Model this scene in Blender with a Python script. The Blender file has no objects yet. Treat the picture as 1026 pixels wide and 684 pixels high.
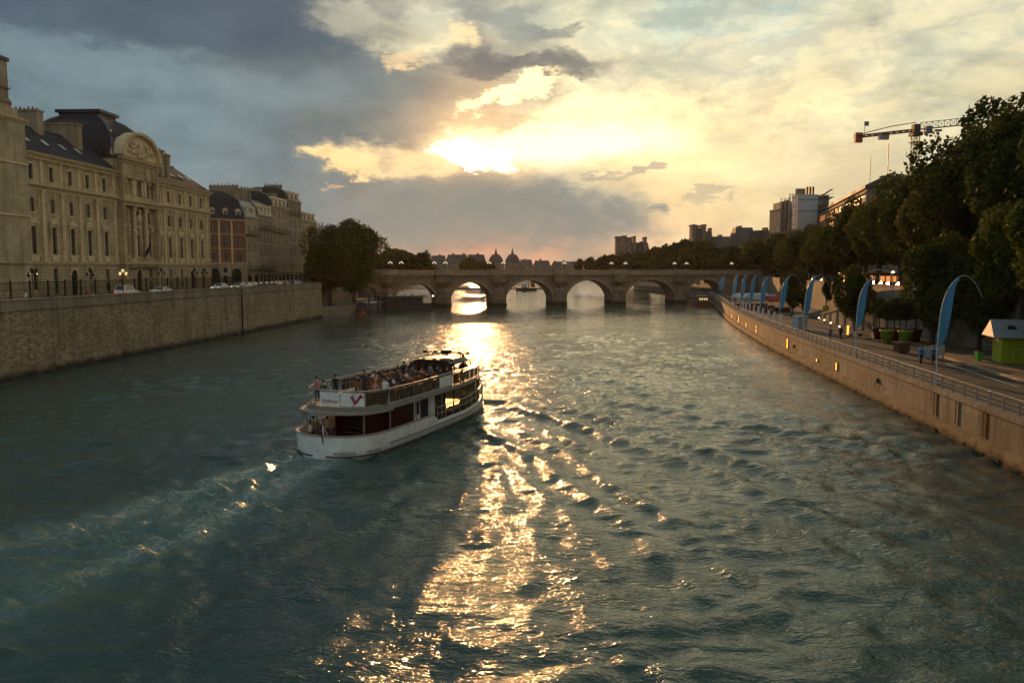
import bpy, bmesh, math, random
import numpy as np
from mathutils import Vector, Matrix
random.seed(7)
R = math.radians
scene = bpy.context.scene
COL = scene.collection
# ------------------------------------------------------------------ camera
F = 800.0; CX, CY = 513.0, 342.0; PITCH = math.atan(73/800); CAMZ = 12.0
cam = bpy.data.cameras.new('camera'); cam.sensor_width = 36; cam.lens = 36*F/1026
cam.clip_start = .5; cam.clip_end = 12000
camo = bpy.data.objects.new('camera', cam); COL.objects.link(camo)
camo.location = (0, 0, CAMZ); camo.rotation_euler = (R(90)-PITCH, 0, 0); scene.camera = camo
def ray(px, py):
    a, b = px-CX, CY-py
    return Vector((a, b*math.sin(PITCH)+F*math.cos(PITCH), b*math.cos(PITCH)-F*math.sin(PITCH)))
def uv(px, py):
    r = ray(px, py); return math.atan2(r.x, r.y), math.atan2(r.z, math.hypot(r.x, r.y))
# ------------------------------------------------------------------ objects
def link(o, parent=None):
    COL.objects.link(o)
    if parent is not None: o.parent = parent
    return o
def tag(o, label=None, cat=None, group=None, kind=None):
    if label: o['label'] = label
    if cat: o['category'] = cat
    if group: o['group'] = group
    if kind: o['kind'] = kind
    return o
def thing(name, label, cat, loc=(0, 0, 0), rotz=0, group=None):
    o = bpy.data.objects.new(name, None); o.empty_display_size = .3; link(o)
    o.location = loc; o.rotation_euler = (0, 0, rotz)
    return tag(o, label, cat, group)
KIDS = {}
def obj(name, mesh, mat=None, parent=None, label=None):
    o = bpy.data.objects.new(name, mesh); link(o, parent)
    if mat is not None and not mesh.materials: mesh.materials.append(mat)
    if label: o['label'] = label
    return o
def dup(root, loc, rotz=None, label=None, scale=None):
    def cp(o, par):
        c = o.copy(); COL.objects.link(c)
        if par is not None: c.parent = par
        for ch in list(o.children): cp(ch, c)
        return c
    r = cp(root, None); r.location = loc
    if rotz is not None: r.rotation_euler = (0, 0, rotz)
    if scale is not None: r.scale = scale if hasattr(scale, '__len__') else (scale,)*3
    if label: r['label'] = label
    return r
class MB:
    def __init__(s): s.v = []; s.f = []; s.m = []; s.cur = 0
    def add(s, vs, fs):
        n = len(s.v); s.v += [tuple(v) for v in vs]; s.f += [tuple(i+n for i in f) for f in fs]; s.m += [s.cur]*len(fs); return s
    def box(s, x0, x1, y0, y1, z0, z1):
        return s.add([(x0,y0,z0),(x1,y0,z0),(x1,y1,z0),(x0,y1,z0),(x0,y0,z1),(x1,y0,z1),(x1,y1,z1),(x0,y1,z1)],
              [(0,3,2,1),(4,5,6,7),(0,1,5,4),(1,2,6,5),(2,3,7,6),(3,0,4,7)])
    def frus(s, b, t):   # b,t = 4 points each
        return s.add(list(b)+list(t), [(3,2,1,0),(4,5,6,7),(0,1,5,4),(1,2,6,5),(2,3,7,6),(3,0,4,7)])
    def taper(s, x, y, z0, z1, wx0, wy0, wx1, wy1):
        q = lambda wx, wy, z: [(x-wx,y-wy,z),(x+wx,y-wy,z),(x+wx,y+wy,z),(x-wx,y+wy,z)]
        return s.frus(q(wx0,wy0,z0), q(wx1,wy1,z1))
    def quad(s, a, b, c, d): return s.add([a,b,c,d], [(0,1,2,3)])
    def cyl(s, x, y, z0, z1, r0, r1=None, n=10):
        if r1 is None: r1 = r0
        vs = [(x+r0*math.cos(i*2*math.pi/n), y+r0*math.sin(i*2*math.pi/n), z0) for i in range(n)]
        vs += [(x+r1*math.cos(i*2*math.pi/n), y+r1*math.sin(i*2*math.pi/n), z1) for i in range(n)]
        return s.add(vs, [(i,(i+1)%n,n+(i+1)%n,n+i) for i in range(n)]+[tuple(range(n-1,-1,-1)), tuple(range(n,2*n))])
    def lathe(s, x, y, prof, n=14):  # prof [(r,z)]
        vs = []; fs = []
        for r, z in prof:
            vs += [(x+r*math.cos(i*2*math.pi/n), y+r*math.sin(i*2*math.pi/n), z) for i in range(n)]
        for k in range(len(prof)-1):
            fs += [(k*n+i, k*n+(i+1)%n, (k+1)*n+(i+1)%n, (k+1)*n+i) for i in range(n)]
        fs += [tuple(range(n-1,-1,-1)), tuple(range((len(prof)-1)*n, len(prof)*n))]
        return s.add(vs, fs)
    def tube(s, pts, r, n=6):
        pts = [Vector(p) for p in pts]; rs = r if hasattr(r,'__len__') else [r]*len(pts)
        vs = []; fs = []
        for k, p in enumerate(pts):
            d = (pts[min(k+1,len(pts)-1)]-pts[max(k-1,0)])
            d = d.normalized() if d.length > 1e-9 else Vector((0,0,1))
            a = d.cross(Vector((0,0,1)) if abs(d.z) < .9 else Vector((1,0,0))).normalized(); b = d.cross(a)
            vs += [p+(a*math.cos(i*2*math.pi/n)+b*math.sin(i*2*math.pi/n))*rs[k] for i in range(n)]
        for k in range(len(pts)-1):
            fs += [(k*n+i, k*n+(i+1)%n, (k+1)*n+(i+1)%n, (k+1)*n+i) for i in range(n)]
        fs += [tuple(range(n-1,-1,-1)), tuple(range((len(pts)-1)*n, len(pts)*n))]
        return s.add(vs, fs)
    def prism(s, pts, axis, a, b):  # polygon pts (2d) extruded along axis
        def mk(p, t):
            return {'x':(t,p[0],p[1]), 'y':(p[0],t,p[1]), 'z':(p[0],p[1],t)}[axis]
        n = len(pts)
        return s.add([mk(p,a) for p in pts]+[mk(p,b) for p in pts],
                     [tuple(range(n)), tuple(range(2*n-1,n-1,-1))]+[(i,n+i,n+(i+1)%n,(i+1)%n) for i in range(n)])
    def blob(s, c, r, n=8, seed=0, rough=.15):
        rr = random.Random(seed); vs = []; fs = []; m = n//2+1
        for j in range(m+1):
            th = math.pi*j/m
            for i in range(n):
                k = 1+rr.uniform(-rough, rough); ph = 2*math.pi*i/n
                vs.append((c[0]+r[0]*k*math.sin(th)*math.cos(ph), c[1]+r[1]*k*math.sin(th)*math.sin(ph), c[2]+r[2]*math.cos(th)*(k if 0<j<m else 1)))
        for j in range(m):
            fs += [(j*n+i, (j+1)*n+i, (j+1)*n+(i+1)%n, j*n+(i+1)%n) for i in range(n)]
        return s.add(vs, fs)
    def mesh(s, name, mats=None, smooth=False):
        me = bpy.data.meshes.new(name); me.from_pydata(s.v, [], s.f)
        if mats:
            for m in (mats if isinstance(mats,(list,tuple)) else [mats]): me.materials.append(m)
            me.polygons.foreach_set('material_index', s.m)
        bm = bmesh.new(); bm.from_mesh(me); bmesh.ops.recalc_face_normals(bm, faces=bm.faces); bm.to_mesh(me); bm.free()
        if smooth:
            me.polygons.foreach_set('use_smooth', [True]*len(me.polygons))
        me.update(); return me
    def build(s, name, mat, parent=None, smooth=False, label=None):
        return obj(name, s.mesh(name, mat, smooth), None, parent, label)
# ------------------------------------------------------------------ materials
class NT:
    def __init__(s, tree): s.t = tree; s.n = tree.nodes; s.l = tree.links
    def node(s, ty, **kw):
        n = s.n.new(ty)
        for k, v in kw.items(): setattr(n, k, v)
        return n
    def set(s, sock, v):
        if isinstance(v, bpy.types.NodeSocket): s.l.new(v, sock)
        elif v is not None: sock.default_value = v
    def math(s, op, a, b=None, c=None, clamp=False):
        n = s.node('ShaderNodeMath', operation=op, use_clamp=clamp)
        s.set(n.inputs[0], a); s.set(n.inputs[1], b); s.set(n.inputs[2], c); return n.outputs[0]
    def vm(s, op, a, b=None, scale=None):
        n = s.node('ShaderNodeVectorMath', operation=op); s.set(n.inputs[0], a)
        if b is not None: s.set(n.inputs[1], b)
        if scale is not None: s.set(n.inputs['Scale'], scale)
        return n.outputs['Value'] if op in ('DISTANCE','LENGTH','DOT_PRODUCT') else n.outputs['Vector']
    def noise(s, vec, scale=1, detail=3, rough=.5, dist=0, col=False):
        n = s.node('ShaderNodeTexNoise'); s.set(n.inputs['Vector'], vec); n.inputs['Scale'].default_value = scale
        n.inputs['Detail'].default_value = detail; n.inputs['Roughness'].default_value = rough; n.inputs['Distortion'].default_value = dist
        return n.outputs['Color' if col else 'Fac']
    def mix(s, f, a, b, blend='MIX'):
        n = s.node('ShaderNodeMix', data_type='RGBA', blend_type=blend); s.set(n.inputs[0], f)
        c4 = lambda v: v if isinstance(v, bpy.types.NodeSocket) else (tuple(v)+(1,))[:4]
        s.set(n.inputs[6], c4(a)); s.set(n.inputs[7], c4(b)); return n.outputs[2]
    def mr(s, v, a, b, c=0, d=1, smooth=True):
        n = s.node('ShaderNodeMapRange', interpolation_type='SMOOTHSTEP' if smooth else 'LINEAR'); s.set(n.inputs[0], v)
        for i, x in enumerate((a,b,c,d)): s.set(n.inputs[1+i], x)
        return n.outputs[0]
def newmat(name):
    m = bpy.data.materials.new(name); m.use_nodes = True; t = NT(m.node_tree)
    return m, t, m.node_tree.nodes['Principled BSDF']
def plain(name, col, rough=.6, metal=0, var=.25, scale=2.0, spec=.4, emit=None, es=0):
    m, t, p = newmat(name)
    tc = t.node('ShaderNodeTexCoord').outputs['Object']
    n = t.noise(tc, scale, 5, .6)
    a = tuple(c*(1-var) for c in col); b = tuple(min(1,c*(1+var)) for c in col)
    t.l.new(t.mix(t.mr(n,.3,.7), a, b), p.inputs['Base Color'])
    t.l.new(t.mr(n,.3,.7,max(.02,rough-.1),min(1,rough+.1)), p.inputs['Roughness'])
    p.inputs['Metallic'].default_value = metal; p.inputs['Specular IOR Level'].default_value = spec
    if emit: p.inputs['Emission Color'].default_value = (*emit,1); p.inputs['Emission Strength'].default_value = es
    return m
def stone(name, col, bw=.9, bh=.4, var=.35, axis='x', mortar=.6, stain=.5, rubble=0, bumps=.4, wet=None, streak=None, msize=.02, drip=.5):
    """cut stone: courses of blocks, blotches, streaks; axis = the horizontal axis the courses run along"""
    m, t, p = newmat(name)
    tc = t.node('ShaderNodeTexCoord').outputs['Object']
    sp = t.node('ShaderNodeSeparateXYZ'); t.l.new(tc, sp.inputs[0])
    X, Y, Z = sp.outputs
    h = {'x': X, 'y': Y}.get(axis) if axis != 'xy' else t.math('ADD', X, Y)
    cb = t.node('ShaderNodeCombineXYZ'); t.l.new(h, cb.inputs[0]); t.l.new(Z, cb.inputs[1])
    vec = cb.outputs[0]
    if rubble:
        w = t.vm('SUBTRACT', t.noise(tc, 1.6, 3, .5, col=True), (.5,.5,.5)); vec = t.vm('ADD', vec, t.vm('SCALE', w, scale=rubble))
    br = t.node('ShaderNodeTexBrick'); t.l.new(vec, br.inputs['Vector'])
    br.inputs['Scale'].default_value = 1; br.inputs['Brick Width'].default_value = bw; br.inputs['Row Height'].default_value = bh
    br.inputs['Mortar Size'].default_value = msize; br.inputs['Mortar Smooth'].default_value = .3; br.inputs['Bias'].default_value = 0
    c1 = tuple(c*(1-var) for c in col); c2 = tuple(min(1,c*(1+var)) for c in col); cm = tuple(c*mortar for c in col)
    br.inputs['Color1'].default_value = (*c1,1); br.inputs['Color2'].default_value = (*c2,1); br.inputs['Mortar'].default_value = (*cm,1)
    big = t.noise(tc, .25, 5, .6); fine = t.noise(tc, 3.5, 6, .65)
    c = t.mix(t.mr(big,.35,.68,0,stain), br.outputs['Color'], tuple(x*.42 for x in col))
    c = t.mix(t.mr(fine,.3,.7,0,.45), c, t.mix(1.0, c, (.55,.53,.5), 'MULTIPLY'))
    sv = t.node('ShaderNodeMapping'); t.l.new(tc, sv.inputs[0]); sv.inputs['Scale'].default_value = (1.3,1.3,.12)
    st = t.noise(sv.outputs[0], 1.0, 4, .6)
    c = t.mix(t.mr(st,.47,.66,0,drip), c, t.mix(1.0, c, (.45,.42,.38), 'MULTIPLY'))
    if streak:
        sv2 = t.node('ShaderNodeMapping'); t.l.new(tc, sv2.inputs[0]); sv2.inputs['Scale'].default_value = (.55,.55,.1)
        c = t.mix(t.mr(t.noise(sv2.outputs[0], 1.0, 3, .5),.60,.68,0,.8), c, streak)
    if wet:
        c = t.mix(t.mr(t.math('ADD', Z, t.math('MULTIPLY', t.math('SUBTRACT', t.noise(tc,.8,4,.6), .5), 1.3)), wet[0], wet[1], 1, 0), c, wet[2])
    t.l.new(c, p.inputs['Base Color']); p.inputs['Roughness'].default_value = .85; p.inputs['Specular IOR Level'].default_value = .25
    bp = t.node('ShaderNodeBump'); bp.inputs['Strength'].default_value = bumps; bp.inputs['Distance'].default_value = .06
    t.l.new(t.math('SUBTRACT', fine, br.outputs['Fac']), bp.inputs['Height']); t.l.new(bp.outputs[0], p.inputs['Normal'])
    return m
# ------------------------------------------------------------------ world: evening sky with broken clouds
SUN_U, SUN_V = uv(476, 158)
def make_world():
    w = bpy.data.worlds.new('World'); scene.world = w; w.use_nodes = True
    t = NT(w.node_tree); bg = t.n['Background']; out = t.n['World Output']
    d = t.node('ShaderNodeTexCoord').outputs['Generated']
    sp = t.node('ShaderNodeSeparateXYZ'); t.l.new(d, sp.inputs[0]); x, y, z = sp.outputs
    U = t.math('ARCTAN2', x, y)
    H = t.math('SQRT', t.math('ADD', t.math('MULTIPLY', x, x), t.math('MULTIPLY', y, y)))
    V = t.math('ARCTAN2', z, H)
    # cloud noise lives on the direction vector, flattened so that clouds stretch towards the horizon
    cbn = t.node('ShaderNodeCombineXYZ'); t.l.new(x, cbn.inputs[0]); t.l.new(y, cbn.inputs[1]); t.l.new(t.math('MULTIPLY', z, 2.2), cbn.inputs[2])
    q = cbn.outputs[0]
    n1 = t.vm('SUBTRACT', t.noise(q, 4.0, 2, .5, col=True), (.5,.5,.5))
    n2 = t.vm('SUBTRACT', t.noise(q, 15, 7, .68, col=True), (.5,.5,.5))
    uvv = t.node('ShaderNodeCombineXYZ'); t.l.new(U, uvv.inputs[0]); t.l.new(V, uvv.inputs[1]); uv0 = uvv.outputs[0]
    flat = lambda v, k: t.vm('MULTIPLY', v, (k, k*.55, 0))
    soft = t.vm('ADD', t.vm('ADD', uv0, flat(n1, .16)), flat(n2, .07))
    ragg = t.vm('ADD', t.vm('ADD', uv0, flat(n1, .07)), flat(n2, .13))
    pts = [ # px, py, linear colour: what colour the cloud deck has in that direction
      (0,10,(.085,.12,.155)),(150,12,(.055,.082,.115)),(270,15,(.05,.075,.105)),(330,20,(.10,.135,.16)),
      (0,80,(.14,.215,.24)),(120,75,(.155,.225,.25)),(240,75,(.17,.23,.25)),(330,90,(.14,.19,.20)),(390,80,(.17,.19,.18)),
      (180,130,(.14,.215,.245)),(280,150,(.125,.185,.21)),(360,130,(.14,.165,.17)),(420,105,(.20,.18,.155)),(470,110,(.40,.30,.20)),
      (260,200,(.14,.20,.225)),(330,190,(.16,.20,.21)),(400,190,(.20,.21,.19)),(330,240,(.13,.19,.22)),
      (420,215,(.19,.215,.20)),(480,205,(.19,.20,.18)),(540,205,(.20,.225,.20)),(600,220,(.20,.24,.225)),(500,235,(.15,.21,.215)),(570,240,(.16,.215,.215)),
      (400,258,(.42,.25,.21)),(470,256,(.52,.24,.17)),(540,256,(.54,.29,.20)),(620,250,(.56,.35,.22)),(250,256,(.22,.22,.23)),
      (430,20,(.55,.53,.42)),(480,45,(.28,.28,.24)),(540,75,(.30,.26,.20)),(530,15,(.42,.46,.38)),(600,10,(.46,.55,.46)),(680,12,(.42,.52,.46)),(780,18,(.42,.50,.44)),
      (590,50,(.88,.76,.46)),(640,75,(.66,.60,.40)),(580,100,(1.0,.80,.45)),(560,135,(1.5,1.25,.68)),(620,135,(1.5,1.2,.60)),(700,120,(.98,.82,.46)),(690,150,(1.0,.80,.42)),
      (620,180,(1.0,.74,.38)),(680,205,(.92,.66,.33)),(700,240,(.74,.53,.30)),(790,200,(.68,.54,.31)),(770,140,(.95,.75,.42)),(780,70,(.82,.70,.43)),(860,100,(.72,.64,.40)),
      (900,30,(.60,.58,.42)),(960,60,(.56,.56,.40)),(1010,10,(.62,.58,.42)),(880,160,(.68,.56,.33)),(1000,120,(.62,.55,.35))]
    far = [ # azimuth deg, elevation deg, colour (outside the frame)
      (-60,5,(.13,.17,.19)),(-60,25,(.12,.175,.20)),(-25,40,(.08,.14,.155)),(5,42,(.09,.135,.13)),(30,45,(.10,.145,.13)),(60,30,(.17,.18,.15)),(60,6,(.27,.25,.18)),
      (-10,70,(.07,.12,.13)),(95,12,(.38,.34,.26)),(100,45,(.28,.30,.28)),(-100,12,(.22,.27,.29)),(-100,45,(.19,.25,.27)),(160,10,(.36,.36,.34)),(-160,10,(.34,.35,.34)),
      (180,45,(.26,.30,.32)),(-180,45,(.26,.30,.32)),(-180,10,(.34,.35,.34)),(180,10,(.34,.35,.34)),(-60,80,(.10,.15,.17)),(60,80,(.13,.17,.18))]
    P = [(uv(a,b), c, 1.) for a, b, c in pts] + [((R(a), R(b)), c, 3.5) for a, b, c in far]
    # the colour of the deck is tabulated: one ramp over the azimuth for each of ten elevations
    pu = np.array([p[0] for p in P]); pc = np.array([p[1] for p in P]); pk = np.array([p[2] for p in P])
    def deck(u, v):
        w_ = pk*(np.hypot(pu[:,0]-u, pu[:,1]-v)+.018)**-3.6
        return (w_[:,None]*pc).sum(0)/w_.sum()
    su = t.node('ShaderNodeSeparateXYZ'); t.l.new(soft, su.inputs[0]); SU, SV = su.outputs[0], su.outputs[1]
    fac = t.math('ADD', .5, t.math('MULTIPLY', .5, t.math('TANH', t.math('MULTIPLY', SU, 1.6))))
    rows = [R(a) for a in (.3,2.2,4.6,7,9.5,12.5,16,20,30,60)]; sky = None; prev = None
    for v in rows:
        rp = t.node('ShaderNodeValToRGB'); t.l.new(fac, rp.inputs[0]); cr = rp.color_ramp; cr.interpolation = 'LINEAR'
        fs = [0.002] + list(np.linspace(.08,.92,29)) + [.998]
        while len(cr.elements) < len(fs): cr.elements.new(.5)
        for el, f in zip(cr.elements, fs): el.position = f
        for el, f in zip(cr.elements, fs):
            c = deck(math.atanh(max(-.996,min(.996,2*f-1)))/1.6, v)*.5; el.color = (*c, 1)
        cv = rp.outputs[0]
        sky = cv if sky is None else t.mix(t.mr(SV, prev, v, 0, 1, False), sky, cv)
        prev = v
    sky = t.vm('SCALE', sky, scale=2.0)
    # billows
    b1 = t.noise(q, 9, 5, .62, .3)
    sky = t.vm('SCALE', sky, scale=t.mr(b1, .3, .72, .80, 1.22, False))
    b2 = t.noise(q, 17, 6, .6, .35)
    act = t.math('MULTIPLY', t.mr(U, -.28, .02, .25, 1), t.mr(V, R(6), R(11), .1, 1))
    k_ = t.math('MULTIPLY', t.mr(b2, .47, .60), act)
    sky = t.mix(t.math('MULTIPLY', k_, .55), sky, t.vm('MULTIPLY', sky, (1.42,1.32,1.15)))
    k_ = t.math('MULTIPLY', t.mr(b2, .47, .36), act)
    sky = t.mix(t.math('MULTIPLY', k_, .6), sky, t.vm('MULTIPLY', sky, (.70,.76,.84)))
    # individual clouds and gaps: centre px, radii px, tilt deg, colour, edge softness, strength
    ell = [(392,32,60,15,14,(.95,.84,.52),.75,.85),(350,8,26,14,0,(.8,.74,.52),.6,.6),(432,15,26,12,0,(.8,.76,.55),.6,.5),(458,38,15,7,0,(1.0,.78,.42),.6,.8),(408,60,24,8,-8,(.95,.68,.36),.6,.85),
      (350,158,34,7,12,(1.15,.75,.3),.5,.85),(395,158,60,12,4,(1.0,.72,.36),.7,.75),(345,180,13,3,0,(.8,.5,.25),.6,.6),
      (515,93,48,5,-18,(1.6,1.2,.6),.6,.9),(535,66,78,9,-2,(.15,.155,.15),.5,.92),(480,62,34,13,10,(.115,.13,.14),.6,.85),(550,31,24,7,8,(.25,.26,.23),.5,.85),(505,22,52,9,14,(.22,.25,.23),.6,.6),
      (500,128,55,12,-2,(.36,.27,.19),.7,.8),(600,178,28,4,0,(.36,.31,.25),.6,.8),(647,173,20,4,-6,(.36,.31,.25),.6,.7),(652,211,13,3.5,0,(.30,.30,.25),.5,.9),(705,197,24,5,-4,(.42,.38,.28),.5,.7),
      (690,8,34,9,-12,(.34,.38,.33),.7,.6),(760,52,60,8,-14,(.50,.47,.36),.6,.5),(680,52,70,10,-10,(.46,.43,.33),.6,.55),(745,30,60,5,-12,(.85,.75,.48),.6,.5),(940,12,70,9,-12,(.82,.72,.46),.6,.6),
      (478,200,75,20,0,(.165,.185,.175),.6,.85),(495,222,150,24,0,(.145,.185,.19),.5,.85),(150,6,215,30,0,(.065,.095,.13),.4,.75),(70,60,200,14,4,(.20,.28,.30),.8,.4)]
    patchy = t.mr(b2, .36, .56, .62, 1)
    for a, b, rx, ry, rot, c, edge, s_ in ell:
        u, v = uv(a, b)
        mp = t.node('ShaderNodeMapping', vector_type='TEXTURE'); t.l.new(ragg, mp.inputs[0])
        mp.inputs['Location'].default_value = (u, v, 0); mp.inputs['Rotation'].default_value = (0,0,-R(rot)); mp.inputs['Scale'].default_value = (rx/F, ry/F, 1)
        f = t.mr(t.vm('LENGTH', mp.outputs[0]), 1-edge*.5, 1+edge*.9, s_, 0)
        sky = t.mix(t.math('MULTIPLY', f, patchy), sky, c)
    # silver linings on cloud edges close to the sun
    ds = t.vm('DISTANCE', uv0, (SUN_U, SUN_V, 0))
    # sun burning through a gap: glow, then the white core with a ragged lower edge of cloud
    dr = t.vm('DISTANCE', t.vm('ADD', uv0, flat(n2, .05)), (SUN_U, SUN_V, 0))
    glow = t.math('POWER', t.mr(ds, 0, .16, 1, 0, False), 2.6)
    gl = t.math('MULTIPLY', glow, t.mr(t.vm('DISTANCE', ragg, (*uv(478,215),0)), .02, .075, .25, 1))
    gl = t.math('MULTIPLY', gl, t.mr(V, R(5.2), R(8.0), .06, 1))
    sky = t.vm('ADD', sky, t.vm('SCALE', (1.05,.58,.22), scale=gl))
    def gap(cx, cy, rx, ry, rot, c, w0, w1):
        u, v = uv(cx, cy); mp = t.node('ShaderNodeMapping', vector_type='TEXTURE'); t.l.new(ragg, mp.inputs[0])
        mp.inputs['Location'].default_value = (u, v, 0); mp.inputs['Rotation'].default_value = (0,0,-R(rot)); mp.inputs['Scale'].default_value = (rx/F, ry/F, 1)
        return t.mr(t.vm('LENGTH', mp.outputs[0]), w0, w1, 1, 0)
    sky = t.mix(t.math('MULTIPLY', gap(562,140,112,17,0,0,.35,1.5), .9), sky, (1.9,1.5,.78))
    sky = t.mix(gap(478,153,42,18,12,0,.45,1.15), sky, (4.5,3.6,2.2))
    sky = t.mix(gap(484,168,20,9,0,0,.4,1.1), sky, (5.0,3.8,2.2))
    # broken rim and the cloud bank under the sun
    sky = t.mix(t.math('MULTIPLY', gap(510,172,26,4,0,0,.4,1.3), .65), sky, (.75,.5,.28))
    sky = t.mix(t.mr(V, -.02, 0, 1, 0), sky, (.12,.11,.09))
    # clear air behind the clouds
    ns = t.node('ShaderNodeTexSky', sky_type='NISHITA'); ns.sun_disc = False; ns.sun_elevation = SUN_V; ns.sun_rotation = SUN_U
    fin = t.vm('ADD', t.vm('SCALE', sky, scale=.77), t.vm('SCALE', ns.outputs[0], scale=.0008))
    t.l.new(fin, bg.inputs['Color']); bg.inputs['Strength'].default_value = 1.0
    w.cycles.sampling_method = 'MANUAL'; w.cycles.sample_map_resolution = 512
make_world()
sl = bpy.data.lights.new('sun', 'SUN'); sl.energy = 2.8; sl.angle = R(.6); sl.color = (1,.48,.17)
so = link(bpy.data.objects.new('sun', sl)); so.location = (-300, 2000, 300)
sdir = Vector((math.sin(SUN_U)*math.cos(SUN_V), math.cos(SUN_U)*math.cos(SUN_V), math.sin(SUN_V)))
so.rotation_euler = sdir.to_track_quat('Z', 'Y').to_euler()
vs = scene.view_settings; vs.view_transform = 'Standard'; vs.look = 'None'; vs.exposure = .62; vs.gamma = 1; vs.use_curve_mapping = False
scene.render.engine = 'CYCLES'; scene.cycles.use_denoising = True; scene.cycles.max_bounces = 6; scene.cycles.sample_clamp_indirect = 6; scene.cycles.sample_clamp_direct = 150
# ------------------------------------------------------------------ river
BO = Vector((-11.9, 50.6, 0)); BH = math.atan2(23, 9.2)      # boat: stern centre, heading
bf = Vector((math.cos(BH), math.sin(BH), 0)); bl = Vector((-math.sin(BH), math.cos(BH), 0))
def make_water():
    xs = np.concatenate([np.arange(-100,-45,.8), np.arange(-45,50,.24), np.arange(50,125,.8)])
    ys = [-60.]
    while ys[-1] < 1150:
        y = ys[-1]
        ys.append(y + (2.0 if y < 12 else .18 if y < 45 else .18+(y-45)*.006 if y < 300 else 1.7+(y-300)*.02))
    ys = np.array(ys)
    X, Y = np.meshgrid(xs, ys); rng = np.random.default_rng(3)
    fade = np.clip(1.1-(Y-45)/150, .22, 1.1)
    H = np.zeros_like(X); 
    def patch(sc, seed, n=5):
        r = np.random.default_rng(seed); P = np.zeros_like(X)
        for i in range(n):
            a = r.uniform(0, 6.28); k = 2*np.pi/(sc*r.uniform(.6,1.6)); P += np.sin(k*(X*np.cos(a)+Y*np.sin(a))+r.uniform(0,6.28))
        return P/np.sqrt(n)
    wx = patch(9,11)*.5; wy = patch(9,12)*.5
    for i in range(58):
        lam = .75*(6.0/.75)**rng.random(); k = 2*np.pi/lam
        th = R(-82) + rng.normal(0, .62); amp = .0047*lam**.85*rng.uniform(.5,1.3)
        ph = k*((X+wx)*np.cos(th)+(Y+wy)*np.sin(th))+rng.uniform(0,6.28)
        s = np.sin(ph); H += amp*(s + .25*np.cos(2*ph))
    H *= (1+.35*patch(30,21))*fade
    # long oblique swell crossing the near water on the right of the boat (its wake)
    foam = np.zeros_like(X)
    def crest(p0, p1, a, w, bend=0, foamy=0):
        p0 = np.array(p0); p1 = np.array(p1); d = p1-p0; L = np.hypot(*d); d = d/L; n = np.array([-d[1], d[0]])
        s = (X-p0[0])*d[0]+(Y-p0[1])*d[1]; o = (X-p0[0])*n[0]+(Y-p0[1])*n[1]
        o = o - bend*4*(s/L)*(1-s/L) - .35*np.sin(s*.55+p0[0]*3) - .18*np.sin(s*1.5+p0[1])
        env = np.clip(s/4+.4,0,1)*np.clip((L-s)/(L*.5)+.1,0,1)*(.75+.35*np.sin(s*.8+p0[0]))
        g = np.exp(-(o/w)**2)
        return a*env*g, env*np.exp(-(o/(w*.6))**2)*foamy
    def train(p0, p1, amp, lam, w0, w1, ph):
        p0 = np.array(p0); p1 = np.array(p1); d = p1-p0; L = np.hypot(*d); d = d/L; n = np.array([-d[1], d[0]])
        s = (X-p0[0])*d[0]+(Y-p0[1])*d[1]; o = (X-p0[0])*n[0]+(Y-p0[1])*n[1]; f = np.clip(s/L,0,1)
        o = o - 1.3*np.sin(f*np.pi)+.22*np.sin(s*.45)+.06*np.sin(s*.9+o*.5)+wx*.2
        w = w0+(w1-w0)*f; env = np.exp(-(o/w)**2)*np.clip(s/3+.3,0,1)*np.clip((L-s)/(L*.45),0,1)
        q = 2*np.pi*o/lam+ph; return amp*env*(np.cos(q)+.28*np.cos(2*q))*(1+.15*np.sin(s*.23+o*.5))
    H += train((.3,69),(19,27),.16,3.5,2.6,6.5,0) + train((-2,60),(9,20),.10,2.3,2,5,1) + train((5,77),(36,40),.10,4.0,2.5,6,2)
    H += train((-1,52),(-3,18),.05,2.0,3,5,.5)
    # left arm of the wake and its broken crest
    h, f = crest((-15.5,56),(-38,36),.20,.55,-1,1.0); H += h; foam += f*.5
    h, f = crest((-16,54),(-34,28),.12,.5,-1,.7); H += h; foam += f*.35
    # churned trail astern
    sx = -((X-BO.x)*bf.x+(Y-BO.y)*bf.y); oy = (X-BO.x)*bl.x+(Y-BO.y)*bl.y
    oy = oy-.25*np.sin(sx*.35)-.0*sx
    wid = 2.7+.20*np.clip(sx,0,60)
    tr = np.exp(-(oy/wid)**2)*np.clip((sx+1.5)/2,0,1)*np.clip(1.25-sx/50,0,1)
    ch = np.zeros_like(X)
    for i in range(30):
        lam = rng.uniform(.5,2.2); k = 2*np.pi/lam; a = rng.uniform(0,6.28)
        ch += .028*lam**.7*np.sin(k*((X+wx*1.6)*np.cos(a)+(Y+wy*1.6)*np.sin(a))+rng.uniform(0,6.28))
    H = H*(1-.35*tr)+ch*tr*.8
    foam += tr*(.75+.8*np.exp(-(np.abs(oy)-wid*.5)**2/1.2)*.7)*np.clip(1.35-sx/50,.2,1)
    # froth along the hull
    lx = -sx; ly = (X-BO.x)*bl.x+(Y-BO.y)*bl.y
    hull = np.exp(-((np.abs(ly)-3.3)/.45)**2)*((lx>1)&(lx<22))*(np.abs(ly)<5)
    foam += hull*.55
    # keep the wave crests out of the hull and quays
    inb = np.clip((np.abs(ly)<2.9)&(lx>0)&(lx<23.5),0,1); H = H*(1-inb)-.15*inb
    v = np.stack([X, Y, H], -1).reshape(-1,3); ny, nx = X.shape
    idx = np.arange(ny*nx).reshape(ny,nx)
    q = np.stack([idx[:-1,:-1], idx[:-1,1:], idx[1:,1:], idx[1:,:-1]], -1).reshape(-1,4)
    me = bpy.data.meshes.new('water'); me.vertices.add(len(v)); me.vertices.foreach_set('co', v.ravel())
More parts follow.
